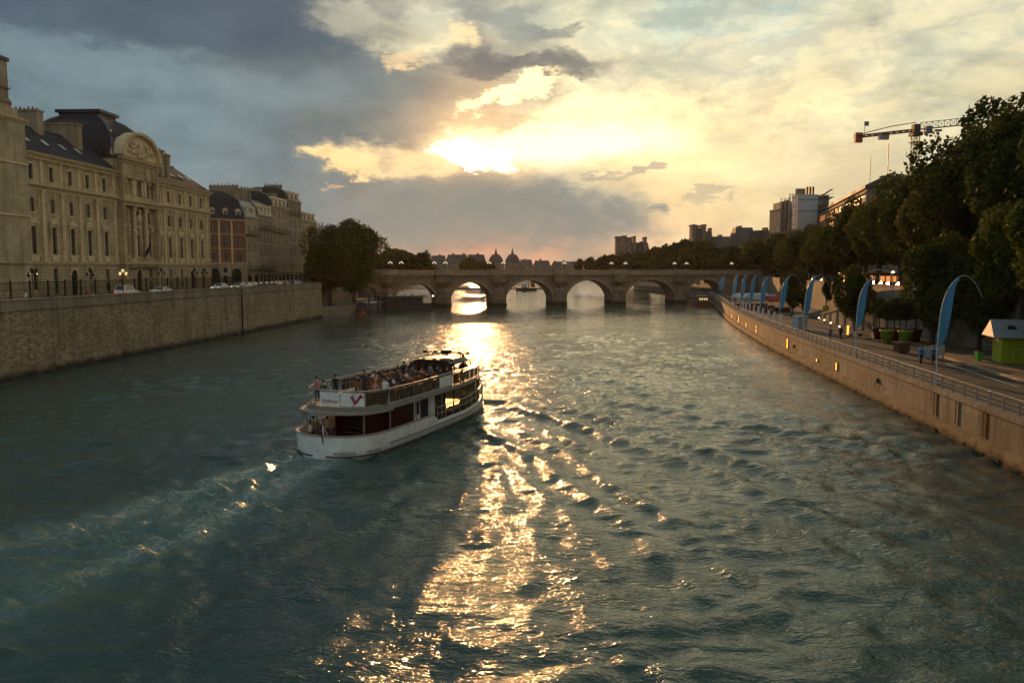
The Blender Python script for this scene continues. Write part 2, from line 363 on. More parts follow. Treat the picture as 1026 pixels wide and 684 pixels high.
    me.loops.add(q.size); me.loops.foreach_set('vertex_index', q.ravel().astype(np.int32))
    me.polygons.add(len(q)); me.polygons.foreach_set('loop_start', (np.arange(len(q))*4).astype(np.int32)); me.polygons.foreach_set('loop_total', np.full(len(q),4,np.int32))
    me.polygons.foreach_set('use_smooth', np.ones(len(q),bool)); me.update(); me.validate()
    at = me.attributes.new('foam','FLOAT','POINT'); at.data.foreach_set('value', np.clip(foam,0,1.5).ravel().astype(np.float32))
    m, t, p = newmat('river_water')
    tc = t.node('ShaderNodeTexCoord').outputs['Object']
    big = t.noise(tc, .035, 3, .5)
    base = t.mix(t.mr(big,.35,.65), (.008,.040,.039), (.014,.058,.053))
    fa = t.node('ShaderNodeAttribute', attribute_name='foam').outputs['Fac']
    fn = t.noise(tc, 3.0, 7, .75, 1.0); fn2 = t.noise(tc, .5, 4, .6, .5)
    thr = t.math('SUBTRACT', .77, t.math('MULTIPLY', fa, .34))
    fm = t.mr(t.math('ADD', fn, t.math('MULTIPLY', t.math('SUBTRACT', fn2, .5), .35)), thr, t.math('ADD', thr, .19))
    fm = t.math('MULTIPLY', fm, t.mr(fa, .03, .9, 0, .55))
    milky = t.mix(t.mr(fa, .05, 1.0, 0, .75), base, (.085,.17,.155))
    t.l.new(t.mix(fm, milky, (.48,.52,.47)), p.inputs['Base Color'])
    t.l.new(t.mix(fm, (.05,)*3, (.55,)*3), p.inputs['Roughness'])
    p.inputs['IOR'].default_value = 1.58
    mp = t.node('ShaderNodeMapping'); t.l.new(tc, mp.inputs[0]); mp.inputs['Scale'].default_value = (.7,1.5,1); mp.inputs['Rotation'].default_value = (0,0,R(8))
    h = t.math('ADD', t.math('MULTIPLY', t.noise(mp.outputs[0], 1.3, 3, .5, .6), .55), t.math('MULTIPLY', t.noise(mp.outputs[0], 3.6, 2, .5, .8), .36))
    h = t.math('ADD', h, t.math('MULTIPLY', t.noise(mp.outputs[0], 9.5, 2, .5, .6), .13))
    bp = t.node('ShaderNodeBump'); bp.inputs['Strength'].default_value = 1.0; bp.inputs['Distance'].default_value = .19
    ys_ = t.node('ShaderNodeSeparateXYZ'); t.l.new(tc, ys_.inputs[0])
    slick = t.mr(t.noise(tc, .09, 4, .6, .8), .36, .62, .55, 1.2)      # calm slicks between ruffled patches
    t.l.new(t.math('MULTIPLY', slick, t.mr(ys_.outputs[1], 55, 210, 1.0, .38)), bp.inputs['Strength'])
    t.l.new(h, bp.inputs['Height']); t.l.new(bp.outputs[0], p.inputs['Normal'])
    me.materials.append(m)
    tag(obj('water', me), 'dark teal river water rippling under the low sun', kind='structure')
make_water()
# ------------------------------------------------------------------ shared materials
M = {}
M['rubble'] = stone('rubble_stone', (.38,.31,.215), .62, .28, .34, 'y', .62, .5, .06, .6, wet=(.15,1.1,(.035,.032,.022)))
M['quay'] = stone('quay_stone', (.29,.255,.19), 2.3, 1.9, .14, 'y', .4, .6, .03, .4, drip=.85, wet=(.0,.5,(.05,.04,.022)), streak=(.30,.13,.03), msize=.018)
M['coping'] = stone('coping_stone', (.27,.235,.19), 1.6, 3, .15, 'y', .6, .4)
M['ashlar_y'] = stone('ashlar', (.30,.265,.20), 1.2, .5, .15, 'y', .6, .5)
M['facade'] = stone('palace_limestone', (.60,.485,.30), 1.3, .48, .10, 'xy', .65, .6, 0, .3, msize=.014, drip=.75)
M['rustic'] = stone('rusticated_limestone', (.56,.46,.31), 2.2, .46, .09, 'xy', .4, .3, 0, .7, msize=.05)
M['trim'] = plain('carved_limestone', (.58,.465,.295), .85, var=.22, scale=1.5)
M['bridge'] = stone('bridge_stone', (.36,.26,.18), 1.0, .42, .2, 'xy', .6, .5, .02, .4, wet=(.5,1.3,(.04,.034,.022)))
M['bridge_trim'] = plain('bridge_cornice_stone', (.36,.27,.19), .85, var=.25, scale=1.2)
M['slate'] = stone('slate', (.045,.052,.07), .4, .22, .3, 'xy', .6, .3, 0, .2, msize=.012)
M['zinc'] = plain('zinc', (.13,.145,.165), .45, .3, .2, .6)
M['lead'] = plain('dark_lead', (.035,.04,.045), .5, .3, .2, .8)
M['brick'] = stone('red_brick', (.25,.12,.085), .24, .075, .25, 'xy', 1.3, .4, 0, .2, msize=.008)
M['render'] = stone('old_plaster', (.42,.345,.25), 2.2, .9, .05, 'xy', .8, .55, 0, .2, msize=.006)
M['render_b'] = stone('grey_plaster', (.34,.295,.24), 2.5, 1.1, .05, 'xy', .85, .6, 0, .2, msize=.006)
M['lampdim'] = plain('dim_lamp_glass', (.9,.8,.5), .4, var=.02, emit=(1,.7,.3), es=.45)
M['glass'] = plain('window_glass', (.014,.015,.017), .12, var=.4, scale=.8, spec=.6)
M['frame'] = plain('painted_window_wood', (.20,.18,.15), .5)
M['framew'] = plain('pale_shutters', (.42,.39,.33), .5)
M['terracotta'] = plain('terracotta', (.22,.09,.05), .8)
M['iron'] = plain('black_iron', (.018,.018,.018), .45, .6)
M['steel'] = plain('galvanised_steel', (.34,.34,.33), .4, .6, .15)
M['asphalt'] = plain('asphalt', (.055,.053,.050), .75, var=.25, scale=.7)
M['terrace'] = plain('packed_sandy_gravel', (.13,.10,.07), .9, var=.3, scale=.9)
M['kerb'] = plain('kerb_stone', (.40,.31,.18), .8, var=.2, scale=1.4)
M['earth'] = plain('earth_and_paving', (.10,.09,.07), .9, var=.3, scale=.15)
M['lamp'] = plain('glow_surface', (.9,.8,.6), .4, var=.02, emit=(1,.72,.38), es=2.5)
M['lampw'] = plain('white_lamp_glass', (.9,.9,.8), .4, var=.02, emit=(1,.85,.62), es=5)
M['orange'] = plain('orange_glow', (.8,.4,.1), .4, var=.02, emit=(1,.38,.05), es=1.6)
M['dark'] = plain('plain_dark', (.02,.018,.016), .9)  # even near-black for the arched doorway panels
M['white'] = plain('white_paint', (.72,.72,.70), .35, var=.06, scale=.7, spec=.5)
M['offwhite'] = plain('weathered_white', (.50,.50,.47), .6, var=.12)
M['rubber'] = plain('rubber', (.02,.02,.02), .7)
M['skin'] = plain('skin', (.42,.24,.16), .6, var=.05)
M['hair'] = plain('dark_hair', (.03,.02,.014), .7)
M['hairb'] = plain('fair_hair', (.28,.18,.09), .7)
CLOTH = {}
def cloth(n, c):
    if n not in CLOTH: CLOTH[n] = plain(n+'_cloth', c, .85, var=.15, scale=6)
    return CLOTH[n]
cloth('black', (.018,.018,.02)); cloth('navy', (.025,.04,.09)); cloth('white', (.66,.66,.68)); cloth('red', (.30,.03,.03)); cloth('grey', (.16,.16,.17))
cloth('blue', (.02,.17,.40)); cloth('denim', (.04,.06,.12)); cloth('brown', (.10,.055,.03)); cloth('beige', (.36,.28,.19)); cloth('green', (.05,.10,.05)); cloth('pink', (.45,.20,.20)); cloth('orange', (.5,.18,.04))
def lerp_line(pts, t):
    for (a, xa), (b, xb) in zip(pts, pts[1:]):
        if t <= b: return xa+(xb-xa)*(t-a)/(b-a)
    return pts[-1][1]
# ------------------------------------------------------------------ left bank (island side)
LW = [(-60,-64.5),(0,-60.4),(196,-46.8)]
lx = lambda d: lerp_line(LW, d)
GZ = 7.6
sm = MB()
sm.add([(-3000,-60,GZ),(lx(-60)-.5,-60,GZ),(lx(196)-.5,196,GZ),(-52,198,GZ),(-50.5,262,GZ),(-62,290,GZ),(-75,600,GZ),(-90,1110,GZ),(-3000,1110,GZ)],[tuple(range(9))])
tag(sm.build('street', M['asphalt']), 'asphalt street and paving along the left bank', kind='structure')
sm = MB(); sm.add([(-6000,-900,-3),(6000,-900,-3),(6000,9000,-3),(-6000,9000,-3)],[(0,1,2,3)])
tag(sm.build('ground', M['earth']), 'ground sheet carrying the whole town', kind='structure')
sm = MB(); sm.box(-3000,3000,1110,9000,-2,6.2)
tag(sm.build('far_ground', M['earth']), 'far ground where the river bends away', kind='structure')
# the big left quay wall
wl = thing('quay_wall', 'tall rough brown stone embankment wall on the left bank with a plain parapet', 'wall')
def strip(mb, line, offs, z0, z1, o1=None, ds=None):
    """solid following line [(d,x)], from x+offs to x+o1, z0..z1"""
    ds = ds or [a for a, _ in line]
    vs = []; fs = []
    for d in ds:
        x = lerp_line(line, d)
        vs += [(x+offs,d,z0),(x+o1,d,z0),(x+o1,d,z1),(x+offs,d,z1)]
    for k in range(len(ds)-1):
        a = 4*k; b = a+4
        fs += [(a,a+1,b+1,b),(a+1,a+2,b+2,b+1),(a+2,a+3,b+3,b+2),(a+3,a,b,b+3)]
    fs += [(3,2,1,0), tuple(4*(len(ds)-1)+i for i in range(4))]
    mb.add(vs, fs)
b = MB(); L2 = [-60,0,40,80,120,160,196]
strip(b, LW, -2.2, -2, 7.35, 0, L2); b.build('wall_face', M['rubble'], wl)
b = MB()
for i in range(38):       # stones left proud at the foot, an uneven toe
    d = 70+i*3.4+random.uniform(-1,1); x = lx(d); b.taper(x+.12, d, -.8, random.uniform(.05,.4), .35, random.uniform(.8,1.8), .1, .7)
b.build('footing', M['rubble'], wl)
b = MB(); strip(b, LW, -.5, 7.353, 7.62, .16, L2); b.build('string_course', M['coping'], wl)
b = MB(); strip(b, LW, -.42, 7.623, 8.45, 0.003, L2); b.build('parapet', M['coping'], wl)
b = MB(); strip(b, LW, -.5, 8.453, 8.66, .08, L2); b.build('parapet_cap', M['coping'], wl)
b = MB(); x = lx(148); b.tube([(x+.1,148,8.2),(x+.12,148,.2)], .13); b.build('drain_pipe', M['iron'], wl)
wl2 = thing('quay_wall', 'dark stone embankment wall behind the tree trunks, left bank by the bridge', 'wall')
b = MB(); strip(b, [(196.3,-52.4),(262,-50.6)], -1, -2, 8.5, 0, [196.3,230,262]); b.build('wall_face', M['rubble'], wl2)
b = MB(); b.box(-53,-46.9,196.3,197.0,-2,8.55); b.build('end_wall', M['rubble'], wl2)
sm = MB(); sm.prism([(-53,197.1),(-46.6,197.1),(-42.8,213),(-42.2,240),(-44,262),(-52,262)], 'z', -2, 2.2)
tag(sm.build('riverside_path', M['ashlar_y']), 'low riverside path under the left trees', kind='structure')
# street lamps
def make_lamp(name='street_lamp', h=4.4, lit=None):
    t = thing(name, 'x', 'street lamp')
    b = MB(); b.lathe(0,0,[(.2,0),(.2,.35),(.12,.5),(.09,.9),(.07,1.2),(.05,h-.8),(.08,h-.75),(.05,h-.7),(.05,h-.55)],10); b.build('post', M['iron'], t)
    b = MB()
    for s in (-1,1): b.tube([(0,0,h-1.35),(s*.25,0,h-1.25),(s*.42,0,h-1.1),(s*.42,0,h-1.0)], .025)
    b.build('bracket', M['iron'], t)
    for s in (-1,1):
        b = MB(); b.lathe(s*.42,0,[(.05,h-1.0),(.15,h-.85),(.17,h-.7),(.13,h-.55),(.03,h-.45)],10); b.build('lantern', M[lit or 'glass'], t)
    b = MB(); b.lathe(0,0,[(.06,h-.55),(.19,h-.4),(.21,h-.12),(.22,h-.1)],8); b.build('lantern', M[lit or 'glass'], t)
    b = MB(); b.lathe(0,0,[(.24,h-.1),(.16,h+.02),(.03,h+.12),(.02,h+.25)],8); b.build('lantern_cap', M['iron'], t)
    return t
LAMPG = 'black iron lamp posts along the left quay'
proto_lamp = make_lamp(); proto_lamp['group'] = LAMPG
first = True
lamp_lbl = {34:'black iron lamp post beside the bare stone tower, nearest on the left quay',92:'unlit black lamp post left of the white van on the left quay',124.5:'black lamp post with a yellow lit lantern in front of the white van',
  163:'black lamp post near the palace main door, beside the small white car',196:'black lamp post near the right end of the palace, by an arched doorway',206:'black lamp post at the corner between palace and red brick house'}
proto_lit = make_lamp(lit='lampdim'); proto_lit['group'] = LAMPG
for px, lb in lamp_lbl.items():
    a = (px-513)/F; d = (-60.4-2.2)/(a-.0694); loc = (a*d, d, GZ)
    if px == 124.5: proto_lit.location = loc; proto_lit['label'] = lb
    elif first: proto_lamp.location = loc; proto_lamp['label'] = lb; first = False
    else: dup(proto_lamp, loc, label=lb)
# ------------------------------------------------------------------ right bank
RW = [(-60,22.5),(20,27.6),(45,30.4),(68,33.2),(101,37.0),(125,40.2),(144,43.2),(170,47.6),(200,53.5),(230,59.6),(263,66.7),(300,72.5),(360,74),(460,70)]
rx = lambda d: lerp_line(RW, d)
RD = [-60,-20,20,34,45,56,68,80,90,101,113,125,134,144,157,170,185,200,215,230,246,263,280,300,330,360,400,460]
PZ = 2.9
LEDGE = .78
qw = thing('quay_wall', 'low pale concrete and stone quay wall with rust streaks along the right bank', 'wall')
b = MB(); strip(b, RW, 0.0, LEDGE, 2.62, 1.6, RD); b.build('wall_face', M['quay'], qw)
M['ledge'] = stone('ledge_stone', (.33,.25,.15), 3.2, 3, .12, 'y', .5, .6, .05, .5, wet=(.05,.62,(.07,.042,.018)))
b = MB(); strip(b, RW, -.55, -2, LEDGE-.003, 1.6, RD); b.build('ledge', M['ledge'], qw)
b = MB()
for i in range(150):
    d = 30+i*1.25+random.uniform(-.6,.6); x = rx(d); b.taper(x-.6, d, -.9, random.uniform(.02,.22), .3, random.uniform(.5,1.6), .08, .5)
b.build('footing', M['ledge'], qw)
b = MB(); strip(b, RW, -.12, 2.623, 2.95, .75, RD); b.build('coping', M['coping'], qw)
M['rust'] = plain('rusty_iron', (.32,.13,.035), .6, .3, .35, 3)
for d in (52.0,56.2,60):
    b = MB(); x = rx(d)-.06
    for s in (-.2,.2): b.tube([(x,d+s,.9),(x,d+s,2.6)], .035)
    for k in range(7): b.tube([(x,d-.2,1.0+k*.25),(x,d+.2,1.0+k*.25)], .02)
    b.build('mooring_ladder', M['rust'], qw)
for d in (38,73,106,137,166):
    b = MB(); x = rx(d)-.05; b.box(x-.1,x+.05,d-.12,d+.12,1.5,1.9); b.tube([(x-.1,d,1.6),(x-.25,d,1.5),(x-.25,d,1.3),(x-.12,d,1.2)], .03); b.build('mooring_ring', M['iron'], qw)
# orange patches on the quay wall, their brightness put in as emission
WLG = 'orange glow patches on the right quay wall'
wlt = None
for d, h, lb in ((86,.8,'small orange glow patch on the right quay wall, nearest the two dark walkers'),(94,.35,'faint short orange glow patch between two brighter ones in the right quay wall'),
              (110,1.3,'brightest and tallest orange glow patch on the right quay wall, by the white cabinet'),(137,1.15,'tall narrow orange glow patch on the right quay wall below the white posts'),
              (150,.8,'faint orange glow patch on the right quay wall, further one below the white posts'),(163,1.2,'slim orange glow patch far along the right quay wall'),(178,.8,'farthest orange glow patch on the right quay wall')):
    t = thing('glow_patch', lb, 'wall light', (rx(d), d, 1.0), 0, WLG)
    w = .11 if h < 1 else .17
    b = MB(); b.box(-.10,-.02,-w-.06,w+.06,0,h+.08); b.build('backing', M['rust'], t)
    b = MB(); b.box(-.14,-.103,-w,w,.05,h+.02); b.build('glow_surface', M['orange'], t)
# promenade surface, kerb and terrace
WL = [(-60,34),(20,46),(50,50),(80,52.2),(100,52.6),(110,56),(125,60),(144,63.5),(170,67),(200,72),(230,78),(263,85),(300,91),(460,100)]
wx_ = lambda d: lerp_line(WL, d)
def sheet(name, f0, f1, z, ds, mat, label):
    sm = MB(); vs = []; fs = []
    for d in ds: vs += [(f0(d),d,z),(f1(d),d,z)]
    for k in range(len(ds)-1): fs.append((2*k,2*k+1,2*k+3,2*k+2))
    sm.add(vs, fs); return tag(sm.build(name, mat), label, kind='structure')
sheet('promenade', lambda d: rx(d)+.74, wx_, PZ, RD, M['asphalt'], 'dark asphalt promenade on the low right quay')
KL = [(-60,rx(-60)+8.2),(20,36.6),(50,39.2),(64.7,41.3),(74,42.9),(91,45.8),(100,47.2),(107,48.3),(112,50.5)]
kl = lambda d: lerp_line(KL, d)
sheet('terrace', lambda d: kl(d)+.3, wx_, PZ+.13, [-60,20,35,50,64.7,74,82,91,100,107,110], M['terrace'], 'brown terrace raised behind the kerb')
sm = MB(); strip(sm, KL, 0, PZ-.1, PZ+.15, .42, [-60,20,35,50,64.7,74,82,91,100,107,112]); tag(sm.build('kerb', M['kerb']), 'pale ochre stone kerb of the terrace', kind='structure')
sm = MB(); sm.add([(41.6,76.4,PZ+.005),(41.8,76.3,PZ+.005),(39.2,61,PZ+.005),(39.0,61.1,PZ+.005)],[(0,1,2,3)]); tag(sm.build('painted_line', M['offwhite']), 'thin white line painted on the asphalt', kind='structure')
# upper quay: retaining wall, ramp wall, street above
UZ = 8.3
uw = thing('retaining_wall', 'high stone retaining wall of the upper right quay with a solid parapet', 'wall')
b = MB(); strip(b, WL, 0, -2, 9.0, 1.2, [-60,20,50,80,100,110,125,144,170,200,230,263,300,460]); b.build('wall_face', M['ashlar_y'], uw)
b = MB(); strip(b, WL, -.12, 9.003, 9.22, .5, [-60,20,50,80,100,110,125,144,170,200,230,263,300,460]); b.build('parapet_cap', M['coping'], uw)
rwl = thing('ramp_wall', 'curving stone ramp wall descending from the upper quay behind the blue banners', 'wall')
RP = [(99,52.4,9.3),(106,52.0,9.25),(112,52.0,8.9),(118,52.2,8.2),(125,52.8,7.2),(132,53.5,6.0),(140,54.5,4.9),(148,55.8,3.9),(153,56.6,3.3)]
def ramp(mb, o0, o1, dz0, dz1, zf=None):
    vs = []; fs = []
    for d, x, z in RP: vs += [(x+o0,d,(zf if zf is not None else z+dz0)),(x+o1,d,(zf if zf is not None else z+dz0)),(x+o1,d,z+dz1),(x+o0,d,z+dz1)]
    for k in range(len(RP)-1):
        a=4*k; c=a+4; fs += [(a,a+1,c+1,c),(a+1,a+2,c+2,c+1),(a+2,a+3,c+3,c+2),(a+3,a,c,c+3)]
    fs += [(3,2,1,0), tuple(4*(len(RP)-1)+i for i in range(4))]; mb.add(vs, fs)
b = MB(); ramp(b, 0, .6, 0, -.95, 2.0); b.build('wall_face', M['ashlar_y'], rwl)
b = MB(); ramp(b, -.15, .5, -.947, -.7); b.build('string_course', M['coping'], rwl)
b = MB(); ramp(b, -.02, .4, -.697, 0); b.build('parapet', M['coping'], rwl)
b = MB()
for k in range(12):
    d = 103+k*4; x = [p for p in RP if p[0] <= d][-1]; nx_ = [p for p in RP if p[0] > d]; nx_ = nx_[0] if nx_ else RP[-1]
    f = (d-x[0])/max(.1,(nx_[0]-x[0])); xx = x[1]+(nx_[1]-x[1])*f; zz = x[2]+(nx_[2]-x[2])*f
    if zz-1 > PZ+.5: b.box(xx-.13, xx-.003, d-.3, d+.3, PZ, zz-.96)
b.build('pilaster', M['ashlar_y'], rwl)
sm = MB(); vs = []; fs = []
for d, x, z in RP: vs += [(x+.5,d,z-.9),(wx_(d)+.05,d,z-.9)]
for k in range(len(RP)-1): fs.append((2*k,2*k+1,2*k+3,2*k+2))
sm.add(vs, fs); tag(sm.build('ramp_road', M['asphalt']), 'sloping ramp road between the walls', kind='structure')
sheet('upper_street', lambda d: wx_(d)+.6, lambda d: 3000, UZ, [-60,20,50,80,100,110,125,144,170,200,230,263,300,460,1110], M['asphalt'], 'upper quay street beneath the plane trees')
# river railing
rl = thing('railing', 'grey steel railing with three bars along the edge of the right promenade', 'railing')
b = MB(); ds = [20+i*1.9 for i in range(int(270/1.9))]
for z, r in ((1.05,.045),(.70,.02),(.40,.02)):
    b.tube([(rx(d)+.35, d, PZ+z) for d in ds], r, 5)
b.build('rails', M['steel'], rl)
pp = MB().taper(0, 0, 0, 1.03, .035, .07, .03, .05).mesh('post', M['steel']); far_posts = MB(); n_ = 0
for d in ds:
    if d > 40 and n_ < 96:
        n_ += 1; o = obj('post', pp, None, rl); o.location = (rx(d)+.35, d, PZ)
    else: far_posts.taper(rx(d)+.35, d, PZ, PZ+1.03, .035, .07, .03, .05)
pm = far_posts.build('far_posts', M['steel'], rl); pm['kind'] = 'stuff'
# ------------------------------------------------------------------ building helpers (local frame: X along the facade, Y into the building, Z up)
def wall_mesh(W, H, D, holes, reveal=.35, x0=0.0, z0=0.0, back=True):
    xs = sorted({x0, W, *[h[0] for h in holes], *[h[1] for h in holes]}); zs = sorted({z0, H, *[h[2] for h in holes], *[h[3] for h in holes]})
    b = MB()
    for a, c in zip(xs, xs[1:]):
        for e, g in zip(zs, zs[1:]):
            mx, mz = (a+c)/2, (e+g)/2
            if not any(h[0] < mx < h[1] and h[2] < mz < h[3] for h in holes):
                b.quad((a,0,e),(c,0,e),(c,0,g),(a,0,g))
    for a, c, e, g in [h[:4] for h in holes]:
        r = reveal
        b.quad((a,0,e),(a,r,e),(a,r,g),(a,0,g)); b.quad((c,0,e),(c,0,g),(c,r,g),(c,r,e))
        b.quad((a,0,g),(a,r,g),(c,r,g),(c,0,g)); b.quad((a,0,e),(c,0,e),(c,r,e),(a,r,e))
    b.quad((x0,0,z0),(x0,0,H),(x0,D,H),(x0,D,z0)); b.quad((W,0,z0),(W,D,z0),(W,D,H),(W,0,H))
    b.quad((x0,D,z0),(x0,D,H),(W,D,H),(W,D,z0)); b.quad((x0,0,H),(W,0,H),(W,D,H),(x0,D,H))
    b.quad((x0,.45,z0),(W,.45,z0),(W,.45,H-.01),(x0,.45,H-.01))
    return b
WM = {}
def window(root, a, c, e, g, frame, y=.18, rows=3, name='window', cols=2):
    w, h = round(c-a,2), round(g-e,2); k = (w, h, frame.name, rows, cols)
    if k not in WM:
        f = MB(); t = .08
        f.box(0,t,0,.08,0,h); f.box(w-t,w,0,.08,0,h); f.box(t+.001,w-t-.001,0,.08,0,t); f.box(t+.001,w-t-.001,0,.08,h-t,h)
        for i in range(1, cols): f.box(w*i/cols-.04, w*i/cols+.04, -.005, .075, t+.001, h-t-.001)
        for i in range(1, rows): f.box(t+.001, w-t-.001, .005, .07, h*i/rows-.025, h*i/rows+.025)
        WM[k] = (f.mesh('window', frame), MB().quad((t,.05,t),(w-t,.05,t),(w-t,.05,h-t),(t,.05,h-t)).mesh('pane', M['glass']))
    fo = obj(name, WM[k][0], None, root); fo.location = (a, y, e)
    obj('pane', WM[k][1], None, fo)
    return fo
def cornice(b, x0, x1, z, steps, y=0.0):
    for dz, out in steps:
        b.box(x0-out, x1+out, y-out, y+.2, z, z+dz-.003); z += dz
def pediment(b, xc, w, z, h, arc=False, y=0.0, out=.3):
    b.box(xc-w/2-.15, xc+w/2+.15, y-out, y-.003, z, z+.18)
    if arc:
        n = 8; pts = [(xc-w/2*math.cos(math.pi*i/n), z+.18+h*math.sin(math.pi*i/n)) for i in range(n+1)]
    else: pts = [(xc-w/2-.12, z+.183), (xc, z+.18+h), (xc+w/2+.12, z+.183)]
    b.prism(pts, 'y', y-out+.02, y-.003)
# ------------------------------------------------------------------ the palace
PA = math.atan2(1, .04375)
pal = thing('palace', 'long pale limestone palace with slate roofs, round-topped pediment and square dome on the left bank', 'palace', (-72.87, 121.3, GZ), PA)
LEN = 65.6
bx = [1.2,6.3,11.3,16.2,21.4,40.2+1.0,45.4,50.5,55.6,60.9]; pv = [28.2,32.5,36.8]
holes_g = []; doors = {11.3, 32.5, 55.6}
for x in bx+pv:
    if x in doors: holes_g.append((x-.85, x+.85, 0, 4.2))
    elif x < 10: holes_g.append((x-.55, x+.55, .3, 4.4))
    else: holes_g += [(x-.55, x+.55, 2.5, 4.3), (x-.55, x+.55, .35, 1.9)]
wall_mesh(LEN, 5.2, 18, holes_g, .4).build('ground_floor_wall', M['rustic'], pal)
holes_u = []
for x in bx+pv:
    holes_u += [(x-.66, x+.66, 6.6, 10.8), (x-.58, x+.58, 12.99, 15.2), (x-.56, x+.56, 17.9, 20.2)]
b = wall_mesh(LEN, 21.6, 18, holes_u, .35, 0, 5.203); b.build('upper_wall', M['facade'], pal)
for h in holes_g:
    if h[2] == 0: window(pal, h[0], h[1], h[2]+.01, h[3]-.01, M['iron'], .2, 4, 'door')
    else: window(pal, *h, M['frame'], .2, 2)
for h in holes_u: window(pal, *h, M['frame'], .18, 4 if h[3]-h[2] > 3 else 2)
for x in doors:     # arched heads to the doorways
    b = MB(); n = 10
    for s in (-1, 1):
        pts = [(x+s*.86, 3.3)]+[(x+s*.85*math.cos(math.pi/2*i/n), 3.3+.9*math.sin(math.pi/2*i/n)) for i in range(n+1)]+[(x, 4.25),(x+s*.86,4.25)]
        b.prism(pts[1:], 'y', -.01, .19)
    for i in range(9):
        a0 = math.pi*i/9+.02; a1 = math.pi*(i+1)/9-.02
        b.prism([(x+.86*math.cos(a0),3.3+.9*math.sin(a0)),(x+1.2*math.cos(a0),3.3+1.25*math.sin(a0)),(x+1.2*math.cos(a1),3.3+1.25*math.sin(a1)),(x+.86*math.cos(a1),3.3+.9*math.sin(a1))],'y',-.09,-.012)
    b.build('door_arch', M['trim'], pal)
b = MB(); cornice(b, 0, LEN, 5.0, [(.18,.12),(.22,.3),(.1,.38)], 0); cornice(b, 0, LEN, 6.35, [(.12,.1)])
for x in bx: b.box(x-.9,x+.9,-.16,-.003,5.55,6.35)
b.build('string_course', M['trim'], pal)
for i, x in enumerate(bx):
    b = MB(); pediment(b, x, 2.1, 11.3, .7, arc=i%2 == 1)
    b.box(x-.85,x-.67,-.12,-.003,6.6,10.9); b.box(x+.67,x+.85,-.12,-.003,6.6,10.9); b.box(x-.95,x+.95,-.14,-.003,10.903,11.29)
    for s in (-1,1): b.box(x+s*.95-.12,x+s*.95+.12,-.26,-.003,10.6,11.28)
    b.box(x-.75,x+.75,-.08,-.003,12.72,12.98); b.box(x-.74,x-.57,-.06,-.003,17.9,20.2); b.box(x+.57,x+.74,-.06,-.003,17.9,20.2); b.box(x-.8,x+.8,-.1,-.003,20.203,20.45)
    b.build('window_surround', M['trim'], pal)
pil = [-.9+.95]+[3.8,8.8,13.7,18.8,24.4]+[39.2,43.2,48,53,58.2,63.4]
for x in pil:
    b = MB(); b.taper(x, -.03, 6.48, 15.3, .42, .16, .38, .15); b.taper(x, -.03, 15.303, 16.2, .36, .16, .56, .3); b.box(x-.6,x+.6,-.36,.05,16.203,16.35)
    b.box(x-.55,x+.55,-.24,.05,5.55,6.45); b.box(x-.35,x+.35,-.11,.05,17.6,21.2)
    for s in (-1,1): b.blob((x+s*.38,-.3,15.9),(.16,.14,.18),6,1)
    b.build('pilaster', M['trim'], pal)
b = MB(); cornice(b, 0, LEN, 16.4, [(.35,.1),(.2,.25),(.15,.55),(.15,.7)])
b.build('main_cornice', M['trim'], pal)
b = MB(); cornice(b, 0, LEN, 21.2, [(.25,.12),(.2,.3),(.18,.6),(.12,.75)])
k = 0
while k < LEN: b.box(k,k+.28,-.5,-.02,21.0,21.19); k += .75
b.build('top_cornice', M['trim'], pal)
# roofs
def roof(b, x0, x1, y0, y1, z0, z1, setx, sety0, sety1):
    b.frus([(x0,y0,z0),(x1,y0,z0),(x1,y1,z0),(x0,y1,z0)], [(x0+setx[0],y0+sety0,z1),(x1-setx[1],y0+sety0,z1),(x1-setx[1],y1-sety1,z1),(x0+setx[0],y1-sety1,z1)])
b = MB(); roof(b, -1, 26, -.4, 17.5, 21.96, 27.2, (0,0), 6.5, 6.5); roof(b, 39.5, LEN+.3, -.4, 17.5, 21.96, 27.0, (0,4.5), 6.5, 6.5)
rf = b.build('roof', M['slate'], pal)
b = MB(); b.box(0,25.8,6.0,6.3,27.1,27.35); b.box(39.6,LEN-4.2,6.0,6.3,26.9,27.2); b.box(0,25.8,-.55,-.35,21.97,22.2); b.box(39.8,LEN+.2,-.55,-.35,21.97,22.2)
b.build('ridge', M['lead'], rf)
SKY = plain('skylight_glass', (.5,.53,.56), .15, var=.1)
for x in (4,8.8,13.5,18,43,47.5,52,56.5,60):
    y, z = 2.4, 21.96+(2.8)*5.24/6.5
    b = MB(); b.frus([(x-.45,y-.5,z-.25),(x+.45,y-.5,z-.25),(x+.45,y+.5,z+.55),(x-.45,y+.5,z+.55)],[(x-.45,y-.56,z-.15),(x+.45,y-.56,z-.15),(x+.45,y+.44,z+.65),(x-.45,y+.44,z+.65)]); b.build('skylight', SKY, rf)
for x, y0, y1, top in ((12,4.9,9.2,29.9),(20.4,3.4,9.6,29.2),(46.2,1.3,3.4,28.4),(49,1.4,3.2,27.9)):
    c = MB(); c.box(x-.8,x+.8,y0,y1,22.3,top); c.box(x-.95,x+.95,y0-.15,y1+.15,top+.003,top+.3)
    ch = c.build('chimney', M['render'], pal)
    n = int((y1-y0)/.7)
    for i in range(n): MB().cyl(x, y0+.5+i*.7, top+.3, top+.3+(.55 if i%3 else .35), .17, .13, 7).build('chimney_pot', M['terracotta'], ch)
